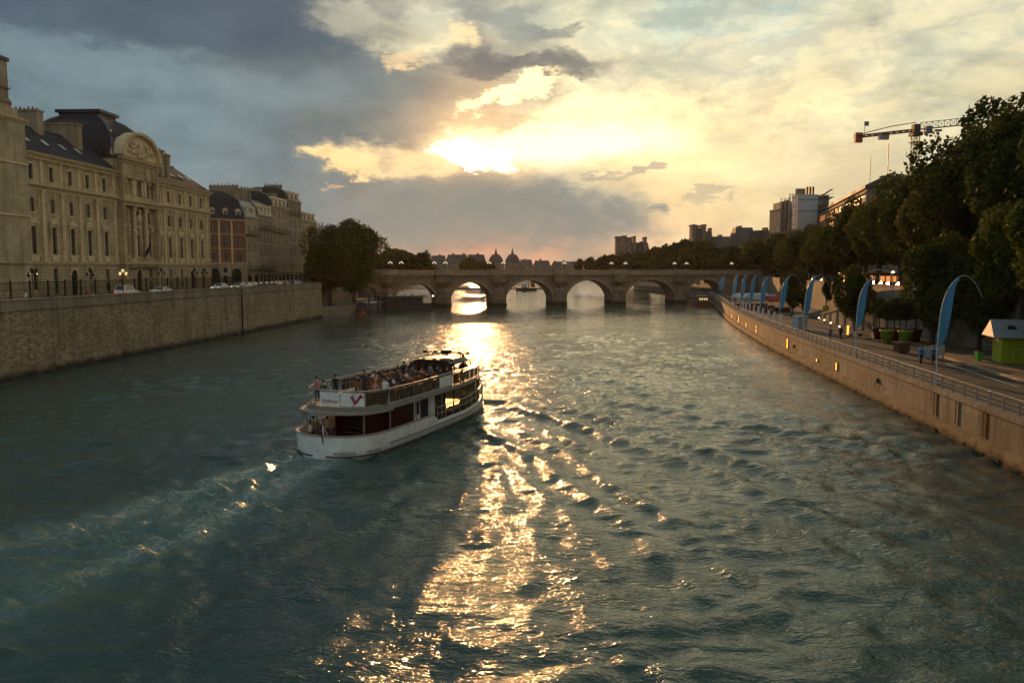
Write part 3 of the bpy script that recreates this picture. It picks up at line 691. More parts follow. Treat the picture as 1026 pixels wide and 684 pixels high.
# central pavilion
PX0, PX1 = 25.6, 39.5
b = MB(); b.box(PX0,PX1-.0,-.003,16,21.963,24.3)
b.box(PX0,PX0+1.1,-1.0,-.003,0,24.3); b.box(PX1-1.1,PX1,-1.0,-.003,0,24.3)
b.box(PX0+1.1,PX1-1.1,-.95,-.003,21.0,24.3)
b.box(PX0+1.1,PX1-1.1,-.85,-.003,16.4,17.9)
b.box(PX0+1.1,PX1-1.1,-.8,-.003,4.6,6.3)
b.build('pavilion_wall', M['facade'], pal)
b = MB(); cornice(b, PX0, PX1, 16.0, [(.4,.15),(.2,.3),(.2,.7),(.15,.85)], -1.0); b.build('pavilion_cornice', M['trim'], pal); b = MB(); cornice(b, PX0, PX1, 23.7, [(.3,.15),(.2,.35),(.25,.75),(.15,.9)], -1.0); b.build('pavilion_cornice', M['trim'], pal); b = MB(); cornice(b, PX0, PX1, 5.1, [(.25,.15),(.2,.35)], -1.0)
b.build('pavilion_cornice', M['trim'], pal)
for x in (30.35, 34.65):
    b = MB(); b.lathe(x,-.55,[(.5,6.3),(.5,6.7),(.42,6.8),(.36,15.0),(.5,15.3),(.55,16.0)],14); b.build('column', M['trim'], pal)
    b = MB(); b.box(x-.4,x+.4,-.75,-.003,18,21); b.build('attic_pier', M['trim'], pal)
for x in (30.3+.9,33.8): b = MB(); b.lathe(x,-.45,[(.3,18),(.26,20.4),(.34,20.9)],10); b.build('attic_column', M['trim'], pal)
b = MB()
for i in range(26):
    a = random.uniform(0, 1)
    b.blob((random.choice((28.2,32.5,36.8))+random.uniform(-1,1), -.15-random.uniform(0,.25), random.choice((11.8,12.2,20.7,21.2))+random.uniform(-.4,.4)), (.3,.22,.3), 7, i, .3)
b.blob((32.5,-.4,13.8),(.8,.35,1.0),9,5,.2); b.blob((32.5,-.5,15.0),(.45,.3,.45),8,6,.2)
for x in (28.2,36.8): b.blob((x,-.3,20.9),(.7,.35,.6),8,int(x),.3)
b.build('carved_reliefs', M['trim'], pal, True)
pd = MB(); n = 16; xc = (PX0+PX1)/2; rw, rh = 6.6, 4.3
arc = [(xc-rw*math.cos(math.pi*i/n), 25.0+rh*math.sin(math.pi*i/n)) for i in range(n+1)]
pd.prism(arc, 'y', -.9, 1.2)
for (a, c), (e, g) in zip(arc, arc[1:]):
    ax, az = xc+(a-xc)*1.12, 25+(c-25)*1.12; ex, ez = xc+(e-xc)*1.12, 25+(g-25)*1.12
    pd.frus([(a,-1.6,c),(e,-1.6,g),(e,.0,g),(a,.0,c)],[(ax,-1.7,az),(ex,-1.7,ez),(ex,.1,ez),(ax,.1,az)])
pdo = pd.build('pediment', M['trim'], pal)
b = MB()
for i in range(60):
    a = random.uniform(.12,.88)*math.pi; r = random.uniform(.05,.8)
    b.blob((xc-rw*r*math.cos(a), -1.0, 25.3+rh*.78*r*math.sin(a)), (.42,.38,.42), 7, i, .35)
b.blob((xc,-1.1,26.8),(.5,.4,1.1),8,3); b.build('sculpture', M['trim'], pdo, True)
b = MB(); n = 10     # square dome with bulging sides
prof = [(0,24.5,0,0),(.10,26.2,0,0),(.35,27.8,0,0),(.85,29.4,0,0),(1.6,30.7,0,0),(2.6,31.8,0,0),(3.7,32.5,0,0)]
bx0, bx1, by0, by1 = 26.2, 39.0, .6, 17.0
for p, q_ in zip(prof, prof[1:]):
    k = 1.25
    b.frus([(bx0+p[0],by0+p[0]*k,p[1]),(bx1-p[0],by0+p[0]*k,p[1]),(bx1-p[0],by1-p[0]*k,p[1]),(bx0+p[0],by1-p[0]*k,p[1])],
           [(bx0+q_[0],by0+q_[0]*k,q_[1]),(bx1-q_[0],by0+q_[0]*k,q_[1]),(bx1-q_[0],by1-q_[0]*k,q_[1]),(bx0+q_[0],by1-q_[0]*k,q_[1])])
dm = b.build('dome', M['slate'], pal)
b = MB()
for sx, sy in ((0,0),(1,0),(0,1),(1,1)):
    b.tube([((bx1-p[0]) if sx else (bx0+p[0]), (by1-p[0]*1.25) if sy else (by0+p[0]*1.25), p[1]) for p in prof], .3, 6)
b.build('hip_rolls', M['zinc'], dm)
b = MB(); t0 = 3.5; x0,x1,y0,y1 = bx0+t0,bx1-t0,by0+t0*1.25,by1-t0*1.25
b.box(x0,x1,y0,y1,32.4,33.2); b.box(x0-.45,x1+.45,y0-.45,y1+.45,33.203,33.75)
b.build('dome_platform', M['lead'], dm)
b = MB(); b.tube([(bx0+3,by0+3,30.2),(bx0+2.2,by0+2.4,30.4)], .35, 8); b.build('dome_vent', M['zinc'], dm)
fl = thing('flag', 'blue flag hanging out over the palace main door on a slanted pole', 'flag', (0,0,0)); 
mw = Matrix.Translation((-72.87,121.3,GZ)) @ Matrix.Rotation(PA,4,'Z'); fp = mw @ Vector((32.5,-.9,6.6)); fl.location = fp; fl.rotation_euler = (0,0,PA)
b = MB(); b.tube([(0,0,0),(0,-1.6,2.9)], .04, 6); b.build('flag_pole', M['iron'], fl)
b = MB(); nn = 6
vs = []; 
for i in range(nn+1):
    for j in range(4): vs.append((-.0+.12*math.sin(i*1.3+j), -.45-1.05*i/nn, .9+1.75*i/nn - j*.42*(1-.25*i/nn)))
b.add(vs, [(i*4+j,i*4+j+1,(i+1)*4+j+1,(i+1)*4+j) for i in range(nn) for j in range(3)])
o = b.build('flag_cloth', cloth('flagblue', (.02,.03,.14)), fl)
# bare tower at the left edge
tw = thing('stone_tower', 'plain pale stone tower with a tall chimney at the far left edge', 'tower', (-72.87,121.3,GZ), PA)
b = MB(); b.box(-10,-1.0,-1.0,8,0,26.0); b.box(-10,-1.9,-.6,7.6,26.003,27.6); b.box(-10,-1.3,-1.25,8.2,5.1,5.5)
b.build('wall', stone('tower_stone', (.56,.475,.32), 1.1,.5,.10,'xy',.75,.5,0,.3,msize=.012), tw)
b = MB(); 
for z in (12.0,19.5): b.box(-10,-.85,-1.15,8.1,z,z+.3)
cornice(b, -10, -1.1, 25.6, [(.2,.1),(.2,.3),(.2,.45)], -1.0); b.box(-10,-.7,-1.5,-1.0,0,1.2)
b.build('string_course', M['trim'], tw)
b = MB(); b.box(-8,-3.4,-.4,2.6,27.6,34.0); b.box(-8.2,-3.2,-.6,2.8,30.1,30.3); b.box(-8.2,-3.2,-.6,2.8,28.2,28.5); ch = b.build('chimney', M['render'], tw)
b = MB(); b.box(-8.2,-3.1,-.6,2.9,34.003,34.5); b.build('chimney_cap', M['lead'], ch)
b = MB(); b.lathe(-2.45,.4,[(.35,27.6),(.35,28.0),(.5,28.2),(.5,28.6),(.2,28.9)],10); b.build('finial', M['terracotta'], tw)
# iron fence in front of the palace
fe = thing('iron_fence', 'tall black iron fence with thin bars along the foot of the palace', 'fence', (-72.87,121.3,GZ), PA)
b = MB()
for z in (.3,1.3,2.3): b.box(-14,LEN+9,-3.53,-3.47,z,z+.07)
b.build('rails', M['iron'], fe)
b = MB(); x = -14
while x < LEN+9:
    if not any(abs(x-d_) < 1.3 for d_ in (32.5,)): b.box(x-.02,x+.02,-3.52,-3.48,0,2.55)
    x += .28
o = b.build('bars', M['iron'], fe); o['kind'] = 'stuff'
x = -14
while x < LEN+9: b = MB(); b.box(x-.08,x+.08,-3.58,-3.42,0,2.7); b.build('fence_post', M['iron'], fe); x += 4.2
sm = MB(); 
sm.box(-16,LEN+14,-6.5,-3,0,.12); o = sm.build('pavement', M['coping']); o.location = (-72.87,121.3,GZ); o.rotation_euler = (0,0,PA); tag(o,'raised pavement in front of the palace fence',kind='structure')
# ------------------------------------------------------------------ the row of houses
def house(name, label, p0, p1, D, H, floors, bays, mats, roofkind='mansard', rh=4.5, ww=1.0, wh=1.9, base=3.6, chim=(), shop=False, balc=(), frame='framew', group=None, z0=GZ, dormers=True, jit=0):
    p0 = Vector(p0); p1 = Vector(p1); W = (p1-p0).length; a = math.atan2(p1.y-p0.y, p1.x-p0.x)
    t = thing(name, label, 'house', (p0.x, p0.y, z0), a, group)
    holes = []; fh = (H-base-.5)/floors
    if bays:
        for i in range(bays):
            x = W*(i+.5)/bays
            for k in range(floors): holes.append((x-ww/2, x+ww/2, base+.55+k*fh, base+.55+k*fh+min(wh, fh-1.0)))
            if shop: holes.append((x-W/bays*.34, x+W/bays*.34, .1 if not i%2 else .5, base-.8))
    wall_mesh(W, H, D, holes, .3).build('wall', mats[0], t)
    for h in holes: window(t, *h, M[frame] if h[2] > 2 else M['iron'], .12, 3 if h[3]-h[2] > 1.5 else 2)
    b = MB(); cornice(b, 0, W, H-.5, [(.15,.1),(.15,.25),(.15,.45)]); cornice(b, 0, W, base-.15, [(.2,.12),(.1,.22)])
    if bays:
        for k in range(1, floors): b.box(-.05,W+.05,-.07,-.003,base+k*fh+.1,base+k*fh+.22)
    b.build('cornices', mats[1], t)
    if roofkind == 'mansard':
        b = MB(); b.frus([(0,-.2,H-.04),(W,-.2,H-.04),(W,D,H-.04),(0,D,H-.04)],[(.0 if jit==0 else 1.2,1.5,H+rh*.75),(W-(0 if jit==0 else 1.2),1.5,H+rh*.75),(W-(0 if jit==0 else 1.2),D-1.5,H+rh*.75),(.0 if jit==0 else 1.2,D-1.5,H+rh*.75)])
        b.frus([(.05 if jit==0 else 1.25,1.55,H+rh*.75),(W-(.05 if jit==0 else 1.25),1.55,H+rh*.75),(W-(.05 if jit==0 else 1.25),D-1.55,H+rh*.75),(.05 if jit==0 else 1.25,D-1.55,H+rh*.75)],[(.05 if jit==0 else 3,4,H+rh),(W-(.05 if jit==0 else 3),4,H+rh),(W-(.05 if jit==0 else 3),D-4,H+rh),(.05 if jit==0 else 3,D-4,H+rh)])
        rf = b.build('roof', mats[2], t)
        if dormers and bays:
            for i in range(bays):
                x = W*(i+.5)/bays; b = MB(); b.box(x-.65,x+.65,.15,1.8,H+.3,H+2.0); b.prism([(x-.8,H+2.003),(x,H+2.6),(x+.8,H+2.003)],'y',.05,1.8)
                dmr = b.build('dormer', mats[1], t)
                b = MB(); b.quad((x-.45,.14,H+.5),(x+.45,.14,H+.5),(x+.45,.14,H+1.8),(x-.45,.14,H+1.8)); b.build('pane', M['glass'], dmr)
    else:
        b = MB(); b.box(-.1,W+.1,-.2,D,H-.02,H+.35); rf = b.build('roof', mats[2], t)
        b = MB(); b.box(W*.1,W*.9,1.5,D-1.5,H+.353,H+rh); b.build('penthouse', mats[1], rf)
    for x, y0, y1, top, w in chim:
        b = MB(); b.box(x-w,x+w,y0,y1,H-1,H+top); ch = b.build('chimney', mats[0], t)
        n = max(2,int((y1-y0)/.8))
        for i in range(n): MB().cyl(x, y0+.4+i*(y1-y0-.8)/(n-1), H+top, H+top+.35+(i%3)*.12, .14, .11, 6).build('chimney_pot', M['terracotta'], ch)
    for k in balc:
        z = base+.45+k*fh; b = MB(); b.box(.2,W-.2,-.75,-.003,z-.12,z)
        b.box(.2,W-.2,-.76,-.72,z+.85,z+.92)
        x = .2
        while x < W-.2: b.box(x-.012,x+.012,-.75,-.73,z,z+.85); x += .22
        b.build('balcony', M['iron'], t)
    return t
c0 = Vector((-71.2,187.6)); c1 = Vector((-65.0,196.2)); rd = Vector((.0437,1)).normalized()
HG = 'row of old houses between the palace and the trees'
h1 = house('brick_house', 'red brick corner house with blue slate roof beside the palace', c0, c1, 14, 16.2, 3, 3, [M['brick'],M['trim'],M['slate']], rh=6.8, ww=1.15, wh=1.9, base=5.6, jit=1, shop=False, dormers=True)
for x in (1.9,7.8):
    b = MB(); b.box(x-1.3,x+1.3,-.06,-.003,0,3.2); n=10; b.prism([(x-1.3*math.cos(math.pi*i/n),3.2+1.3*math.sin(math.pi*i/n)) for i in range(n+1)],'y',-.06,-.003); b.build('arched_doorway', M['dark'], h1)
b = MB(); b.box(-.02,10.6,-.03,.0,0,5.4); b.build('ground_floor_facing', M['render'], h1)
b = MB(); b.box(4.2,5.2,-.09,-.004,0,2.7); b.box(4.2,5.2,-.09,-.004,3.4,4.6); b.build('door', M['iron'], h1)
b = MB()
for x in (3.3,6.75): b.box(x-.25,x+.25,-.05,-.003,5.7,15.7)
b.build('stone_quoins', M['trim'], h1)
pts = []; L = 0
segs = [('sandstone_house','narrow plastered house with gilded sunlit chimneys, right of the red brick house',9,17.2,3,2,'render',5,(0,2),[(1.2,2,9,7.4,.35),(5.5,1.5,9,7.2,.35)]),
 ('plastered_house','grey plastered house with long balcony, third of the row from the palace',11,18.2,4,4,'render_b',4.2,(0,3),[(.6,2,8,5.4,.4)]),
 ('plastered_house','tall pale house with tall bright attic windows, before the last of the row',13,21.2,5,4,'render',3.8,(3,),[(.6,3,8,4.6,.4),(12.4,3,8,4.3,.4)]),
 ('plastered_house','tallest and last house of the row, half hidden by the left trees',12,24.0,5,3,'render_b',3.4,(4,),[(1,2,7,4.0,.4)]),
 ('plastered_house','house hidden mostly behind the left tree crowns',16,19.0,4,4,'render',3.4,(),[])]
for nm, lb, w, H_, fl_, by, mt, rh_, bl_, chs in segs:
    a = c1+rd*L; e = c1+rd*(L+w-.05); L += w
    house(nm, lb, a, e, 13, H_, fl_, by, [M[mt],M['trim'],M['zinc'] if rh_ > 4 else M['lead']], rh=rh_, balc=bl_, chim=chs, shop=True, wh=1.9 if H_ < 20 else 2.1)
# big blind chimney wall behind the brick house
b2 = thing('plastered_house', 'high blind grey gable rising behind the blue slate roof', 'house', (-78,196,GZ), R(87.5))
b = MB(); b.box(0,9,0,10,0,22.5); b.build('wall', M['render_b'], b2); b = MB(); b.box(-.1,9.1,-.1,10,22.503,23.0); b.box(1,8,1,3,23,24.6); b.build('roof', M['lead'], b2)
# ------------------------------------------------------------------ the old stone bridge
BA = math.atan2(.3236, .946)
br = thing('stone_bridge', 'old stone bridge of seven round arches with half-round bastions over its piers', 'bridge', (-4.26, 262, 0), BA)
piers = [-52.5,-36.7,-18.6,0,21.5,43.6,67.8,88]; PW = 4.4; BW = 6.5; TOP = 10.0
def arch_z(t):
    for a, c in zip(piers, piers[1:]):
        if a+PW/2 <= t <= c-PW/2:
            h = (c-a-PW)/2; m = (a+c)/2; crown = 8.1 if a >= -1 else 7.5
            k = (t-m)/h; return .7+(crown-.7)*math.sqrt(max(0,1-abs(k)**2.05))
    return None
b = MB(); E0 = -70; E1 = 110
def seg(t0, t1, z0, z1):
    b.quad((t0,0,z0),(t1,0,z1),(t1,0,TOP),(t0,0,TOP)); b.quad((t0,BW,z0),(t0,BW,TOP),(t1,BW,TOP),(t1,BW,z1)); b.quad((t0,0,z0),(t0,BW,z0),(t1,BW,z1),(t1,0,z1))
prev = E0
for a, c in zip(piers, piers[1:]):
    s0, s1 = a+PW/2, c-PW/2
    seg(prev, s0, -2, -2); b.quad((s0,0,-2),(s0,0,.7),(s0,BW,.7),(s0,BW,-2)); b.quad((s1,0,-2),(s1,BW,-2),(s1,BW,.7),(s1,0,.7))
    n = 28
    for i in range(n):
        k0 = -math.cos(math.pi*i/n); k1 = -math.cos(math.pi*(i+1)/n); m = (s0+s1)/2; h = (s1-s0)/2
        t0, t1 = m+k0*h, m+k1*h
        z0 = .7 if i == 0 else arch_z(t0); z1 = .7 if i == n-1 else arch_z(t1)
        seg(t0, t1, z0, z1)
    prev = s1
seg(prev, E1, -2, -2); b.quad((E0,0,TOP),(E1,0,TOP),(E1,BW,TOP),(E0,BW,TOP))
b.build('arched_wall', M['bridge'], br)
for a, c in zip(piers, piers[1:]):     # ring of arch stones
    b = MB(); s0, s1 = a+PW/2, c-PW/2; m = (s0+s1)/2; h = (s1-s0)/2; n = 27; crown = 8.1 if a >= -1 else 7.5
    for i in range(n):
        a0 = math.pi*i/n+.012; a1 = math.pi*(i+1)/n-.012
        f = lambda an, o: (m-(h+o)*math.cos(an), .7+(crown-.7+o)*math.sin(an))
        b.prism([f(a0,.0),f(a1,.0),f(a1,.85),f(a0,.85)],'y',-.1,-.003)
    b.build('arch_ring', M['bridge_trim'], br)
for p in piers[1:-1]:
    b = MB(); w = PW/2+.35
    b.prism([(p-w,-.003),(p,-3.4),(p+w,-.003)],'z',-2,4.6); b.add([(p-w,-.003,4.603),(p,-3.4,4.603),(p+w,-.003,4.603),(p,-.003,7.0)],[(0,1,3),(1,2,3),(0,3,2),(0,2,1)])
    b.prism([(p-w-.2,-.003),(p,-3.8),(p+w+.2,-.003)],'z',-2,.75)
    b.build('cutwater', M['bridge'], br); b = MB(); b.prism([(p-w,BW+.003),(p,BW+3.4),(p+w,BW+.003)],'z',-2,5.5)
    b.build('cutwater', M['bridge'], br)
    b = MB(); n = 12
    half = lambda r, z: [(p-r*math.cos(math.pi*i/n), -.003-r*.8*math.sin(math.pi*i/n), z) for i in range(n+1)]
    lv = [(.6,5.2),(2.2,7.0),(2.9,7.6),(2.9,10.0)]
    for (r0,z0),(r1,z1) in zip(lv, lv[1:]):
        A = half(r0,z0); B = half(r1,z1); b.add(A+B, [(i,i+1,n+2+i,n+1+i) for i in range(n)])
    b.build('bastion', M['bridge'], br)
    b = MB()
    for r0, r1, z0, z1 in ((2.95,3.35,10.0,10.5),(2.75,3.1,10.503,11.55),(2.65,3.25,11.553,11.75)):
        A = half(r1,z0); B = half(r1,z1); b.add(A+B, [(i,i+1,n+2+i,n+1+i) for i in range(n)]+[tuple(range(n,-1,-1)), tuple(range(n+1,2*n+2))])
    b.build('bastion_parapet', M['bridge_trim'], br)
b = MB(); b.box(E0,E1,-.55,-.003,9.75,10.05); b.box(E0,E1,-.7,.3,10.053,10.4); b.box(E0,E1,BW-.3,BW+.6,9.9,10.4); b.build('cornice', M['bridge_trim'], br)
b = MB(); b.box(E0,E1,-.35,.05,10.403,11.35); b.box(E0,E1,-.45,.15,11.353,11.55); b.box(E0,E1,BW-.1,BW+.3,10.403,11.5); b.build('parapet', M['bridge_trim'], br)
b = MB(); t = E0+.5
while t < E1: b.frus([(t-.2,-.1,9.0),(t+.2,-.1,9.0),(t+.2,.0,9.0),(t-.2,.0,9.0)],[(t-.28,-.5,9.74),(t+.28,-.5,9.74),(t+.28,.0,9.74),(t-.28,.0,9.74)]); t += .95
o = b.build('corbels', M['bridge_trim'], br); o['kind'] = 'stuff'
b = MB(); b.box(E0,E1,.3,BW-.3,TOP+.004,TOP+.35); b.build('roadway', M['asphalt'], br)
bm_ = Matrix.Translation((-4.26,262,0)) @ Matrix.Rotation(BA,4,'Z')
# lamps on the bridge
M['lampbr'] = plain('bridge_lamp_glass', (.9,.85,.7), .4, var=.02, emit=(1,.85,.62), es=.8)
def bridge_lamp(lit):
    t = thing('bridge_lamp', 'x', 'street lamp', group='lamp posts on the old bridge')
    b = MB(); b.lathe(0,0,[(.22,0),(.2,.5),(.1,.7),(.07,3.2)],8); b.tube([(-.5,0,3.1),(-.3,0,3.3),(0,0,3.15),(.3,0,3.3),(.5,0,3.1)],.05); b.build('post', M['iron'], t)
    for s in (-.5,.5,0):
        b = MB(); z = 3.15 if s else 3.5; b.lathe(s,0,[(.05,z),(.15,z+.12),(.16,z+.3),(.05,z+.42)],8); b.build('lantern', M['lampbr'] if lit else M['offwhite'], t)
    return t
pl = None
lampbr = [(373,'leftmost lamp post on the old bridge, beside the left trees'),(392,'lamp post on the old bridge, second from the left'),(403,'lamp post on the old bridge over the moored houseboat'),(436,'lamp post on the old bridge above the pier left of the sunlit arch'),
  (447,'lamp post on the old bridge just left of the sunlit arch'),(491,'lamp post on the old bridge below the left far dome'),(505,'lamp post on the old bridge between the two far domes'),(566,'lamp post on the old bridge right of the middle arch'),(613,'lamp post on the old bridge in front of the low dark tree'),
  (627,'lamp post on the old bridge near the castle-like house'),(676,'lamp post on the old bridge near its right end'),(688,'lamp post on the old bridge above the last free pier'),(733,'rightmost lit lamp post where the old bridge meets the upper quay')]
for px, lb in lampbr:
    a = (px-513)/F; x = (a*263.5)/(1-.342*a); tt = (x+4.26)/.946; loc = bm_ @ Vector((tt, .6, 10.35))
    if pl is None: pl = bridge_lamp(True); pl.location = loc; pl.rotation_euler = (0,0,BA); pl['label'] = lb
    else: dup(pl, loc, BA, lb)
# ------------------------------------------------------------------ moored craft
M['hull_dark'] = plain('dark_painted_hull', (.03,.028,.028), .5); M['barge_brown'] = plain('brown_barge_paint', (.16,.05,.025), .6)
hb = thing('houseboat', 'long dark houseboat with flat roof moored left of the sunlit bridge arch', 'boat', (-33.5, 243, 0), R(12))
b = MB(); hl = [(-9,0),(-8.6,1.6),(-7,2.4),(7,2.4),(8.6,1.7),(9.4,0),(8.6,-1.7),(7,-2.4),(-7,-2.4),(-8.6,-1.6)]
b.prism(hl,'z',-.4,1.5); b.build('hull', M['hull_dark'], hb)
b = MB(); b.box(-7.4,6.2,-2.0,2.0,1.503,3.5); b.build('cabin', M['hull_dark'], hb)
b = MB(); b.box(-8,7.2,-2.4,2.4,3.503,3.75); b.build('roof', M['zinc'], hb)
for i in range(7):
    b = MB(); x = -6.6+i*1.8; b.box(x,x+1.1,-2.05,-2.003,2.1,3.0); b.build('window', M['glass'], hb)
b = MB(); b.box(6.203,6.26,-.9,.1,1.9,3.1); b.build('lit_window', M['lampdim'], hb)
for x, w in ((-4,1.1),(.5,.8),(2.5,1.2)): b = MB(); b.box(x,x+w,-.6,.6,3.753,4.4); b.build('roof_box', M['offwhite'], hb)
lgt = thing('buoy_lamp', 'small bright lamp post at the bow of the dark houseboat', 'lamp', (-24.3,246,0))
b = MB(); b.cyl(0,0,-.5,3.4,.08,.06,6); b.build('post', M['iron'], lgt); b = MB(); b.blob((0,0,3.6),(.26,.26,.26),8,1,0); b.build('glow_surface', M['lamp'], lgt)
pt = thing('pontoon', 'dark floating pontoon with tall mooring posts at the end of the left riverside path', 'pontoon', (-39.6, 222, 0), R(72))
b = MB(); b.box(-6,7,-2.2,2.2,-.3,.7); b.build('deck', M['hull_dark'], pt)
for x, y in ((-5,-2.5),(0,-2.6),(4.5,-2.6),(7.2,2.0)): b = MB(); b.cyl(x,y,-1,4.6,.24,.22,8); b.build('mooring_post', M['iron'], pt)
b = MB(); b.box(-4,4,-1.4,1.5,.703,2.4); b.prism([(-1.7,2.403),(0,3.0),(1.8,2.403)],'x',-4.3,4.3); b.build('shed', M['zinc'], pt)
sb = thing('rowing_boat', 'small brown dinghy moored at the foot of the left riverside path', 'boat', (-38.9,207.5,0), R(65))
b = MB(); b.prism([(-2,0),(-1.8,.6),(1,.7),(2.3,0),(1,-.7),(-1.8,-.6)],'z',-.1,.5); b.build('hull', M['barge_brown'], sb); b = MB(); b.box(-1,.4,-.45,.45,.503,.95); b.build('cover', cloth('orangecover',(.5,.12,.03)), sb)  # brown hull with an orange cover
bg_ = thing('barge', 'rusty brown barge moored under the right end of the bridge', 'boat', (61.5, 259, 0), R(80))
b = MB(); b.prism([(-9,-1.9),(7,-2.2),(10,0),(7,2.2),(-9,1.9)],'z',-.4,1.7); b.build('hull', M['barge_brown'], bg_)
b = MB(); b.box(-8,2,-1.6,1.6,1.703,3.1); b.box(-8.2,2.2,-1.8,1.8,3.103,3.3); b.build('cabin', plain('barge_cabin',(.13,.06,.035),.6), bg_)
for i in range(4): b = MB(); b.box(-8.06,-8.003,-1.3+i*.7,-.9+i*.7,2.1,2.8); b.build('window', M['lampdim'], bg_)
tg = thing('tugboat', 'small dark tugboat on the bright water seen through the middle arch', 'boat', (8.5, 436, 0), R(168))
b = MB(); b.prism([(-5,-1.7),(4,-1.9),(6.5,0),(4,1.9),(-5,1.7)],'z',-.4,1.7); b.build('hull', M['hull_dark'], tg)
b = MB(); b.taper(1.8,0,1.703,4.2,1.5,1.2,1.2,1.0); b.build('wheelhouse', M['offwhite'], tg)
b = MB(); b.cyl(-.6,0,1.7,4.0,.35,.3,8); b.tube([(1.8,0,4.2),(1.8,0,6)],.08); b.build('funnel_and_mast', M['hull_dark'], tg)
for x_, y_, lb in ((12.4,480,'thick mooring pile standing in the water, seen through the middle arch'),(-17.2,470,'dark mooring pile silhouetted in the sunlit arch')):
    t = thing('mooring_pile', lb, 'post', (x_, y_, 0)); b = MB(); b.lathe(0,0,[(1.3,-1),(1.2,4.2),(.9,5.0),(.3,5.4)],10); b.build('pile', M['hull_dark'], t); b = MB(); b.cyl(0,0,2.6,3.0,1.32,1.32,10); b.build('collar', M['offwhite'], t)
bm2 = thing('floating_boom', 'thin floating boom across the river far beyond the bridge', 'boom', (0,482,0)); b = MB(); b.box(-75,26,-.4,.4,-.1,.5); b.build('float', M['hull_dark'], bm2)
# ------------------------------------------------------------------ far town
M['far_stone'] = stone('far_stone', (.26,.215,.175), 3, 3, .1, 'xy', .6, .4, 0, .1, msize=.1)
M['far_roof'] = plain('far_roofs', (.07,.07,.08), .7, var=.3, scale=.1)
def farhouse(name, label, px0, px1, pyt, d, depth=7, roof=.35, z0=6.2, group=None, wins=(4,3), mat='far_stone', flat=False, turrets=()):
    x0 = (px0-513)/F*d; x1 = (px1-513)/F*d; zt = 12+(269-pyt)*d/F; H = zt-z0; W = x1-x0
    t = thing(name, label, 'building', (x0, d, z0), 0, group); hw = H*(1-roof)
    cols, rows = wins; holes = []
    for i in range(cols):
        for k in range(rows):
            cx_, cz = W*(i+.5)/cols, hw*(k+.6)/(rows+.3); holes.append((cx_-W/cols*.2, cx_+W/cols*.2, cz-hw/rows*.22, cz+hw/rows*.22))
    wall_mesh(W, hw, depth, holes, .3).build('wall', M[mat], t)
    for h in holes: window(t, *h, M['frame'], .1, 2)
    b = MB()
    if flat: b.box(-.2,W+.2,-.2,depth,hw+.003,hw+.5); b.box(W*.15,W*.8,2,depth-1.5,hw+.5,H)
    else: b.frus([(-.2,-.2,hw+.003),(W+.2,-.2,hw+.003),(W+.2,depth,hw+.003),(-.2,depth,hw+.003)],[(W*.12,depth*.3,H),(W*.88,depth*.3,H),(W*.88,depth*.7,H),(W*.12,depth*.7,H)])
    rf = b.build('roof', M['far_roof'], t)
    for k in range(max(1,int(W/9))):
        c = MB(); x = W*(k+.5)/max(1,int(W/9))+random.uniform(-2,2); c.box(x-.8,x+.8,depth*.35,depth*.65,hw+.3,H+random.uniform(.6,2.0)); c.build('chimney', M['far_stone'], rf)
    for tx, tw_, th in turrets:
        c = MB(); c.box(W*tx-tw_,W*tx+tw_,1,depth*.6,hw+.2,H+th); c.box(W*tx-tw_*1.2,W*tx+tw_*1.2,.6,depth*.7,H+th+.003,H+th+.8); c.build('turret', M[mat], t)
    return t
for a in [('row_building','low brown house row behind the left bridge trees, leftmost of the far skyline',418,432,254,420,12,.35),
  ('row_building','slate-roofed far block above the sunlit arch, left of the small dome',431,447,256,520,14,.4),('row_building','long grey far roof right above the sunlit arch',446,470,255,600,14,.45),
  ('row_building','dark far block left of the twin domes',467,487,255,520,14,.4),('row_building','low far block immediately right of the twin domes',520,534,260,800,14,.4),
  ('row_building','far low roofs above the middle arch',534,552,261,760,14,.5),('row_building','hazy far roofs left of the dark round tree',551,580,262,900,14,.5)]:
    farhouse(*a)
for px, pyt, lb in ((497,253,'left of two far slate domes with a spike above the bridge'),(513.5,253.5,'right of two far slate domes with a spike above the bridge')):
    d = 700; x = (px-513)/F*d; t = thing('domed_pavilion', lb, 'building', (x,d,6.2))
    b = MB(); b.box(-7,7,-7,7,0,10); b.box(-7.4,7.4,-7.4,7.4,10.003,10.8); b.build('wall', M['far_stone'], t)
    b = MB(); b.taper(0,0,10.8,14.5,6.6,6.6,5.6,5.6); b.taper(0,0,14.503,18,5.6,5.6,3.0,3.0); b.build('dome', M['far_roof'], t)
    b = MB(); b.taper(0,0,18.003,20,1.3,1.3,1.1,1.1); b.cyl(0,0,20,24,.9,.1,6); b.build('spire', M['far_roof'], t)
farhouse('gabled_house','castle-like house with corner turrets and chimneys above the right bridge arches',618,632,246,480,12,.3,wins=(3,3),turrets=((.1,1.6,4.5),(.5,1.2,5),(.85,1.4,4)))
farhouse('gabled_house','slate roof with tall chimneys rising behind the dark trees, right of the castle-like house',628,652,243,500,14,.5,wins=(4,2),turrets=((.3,.8,3),(.75,.8,2.5)))
farhouse('pavilion_building','tall square mansard pavilion with chimneys standing above the trees, centre right',693,706,229,430,14,.42,wins=(3,3),turrets=((.12,1,1.2),(.88,1,1.2)))
farhouse('pavilion_building','lower wing right of the tall mansard pavilion',705,714,232,432,12,.3,wins=(2,2))
farhouse('row_building','long pale roof between mansard pavilion and scaffolded building',713,740,237,420,14,.5,wins=(6,3))
farhouse('row_building','grey roofed block with red-brown top, left of the scaffolded building',735,757,228,380,14,.35,wins=(4,4),mat='render_b')
farhouse('row_building','flat topped block next to the scaffolded building',754,776,231,360,14,.2,wins=(4,4),flat=True)
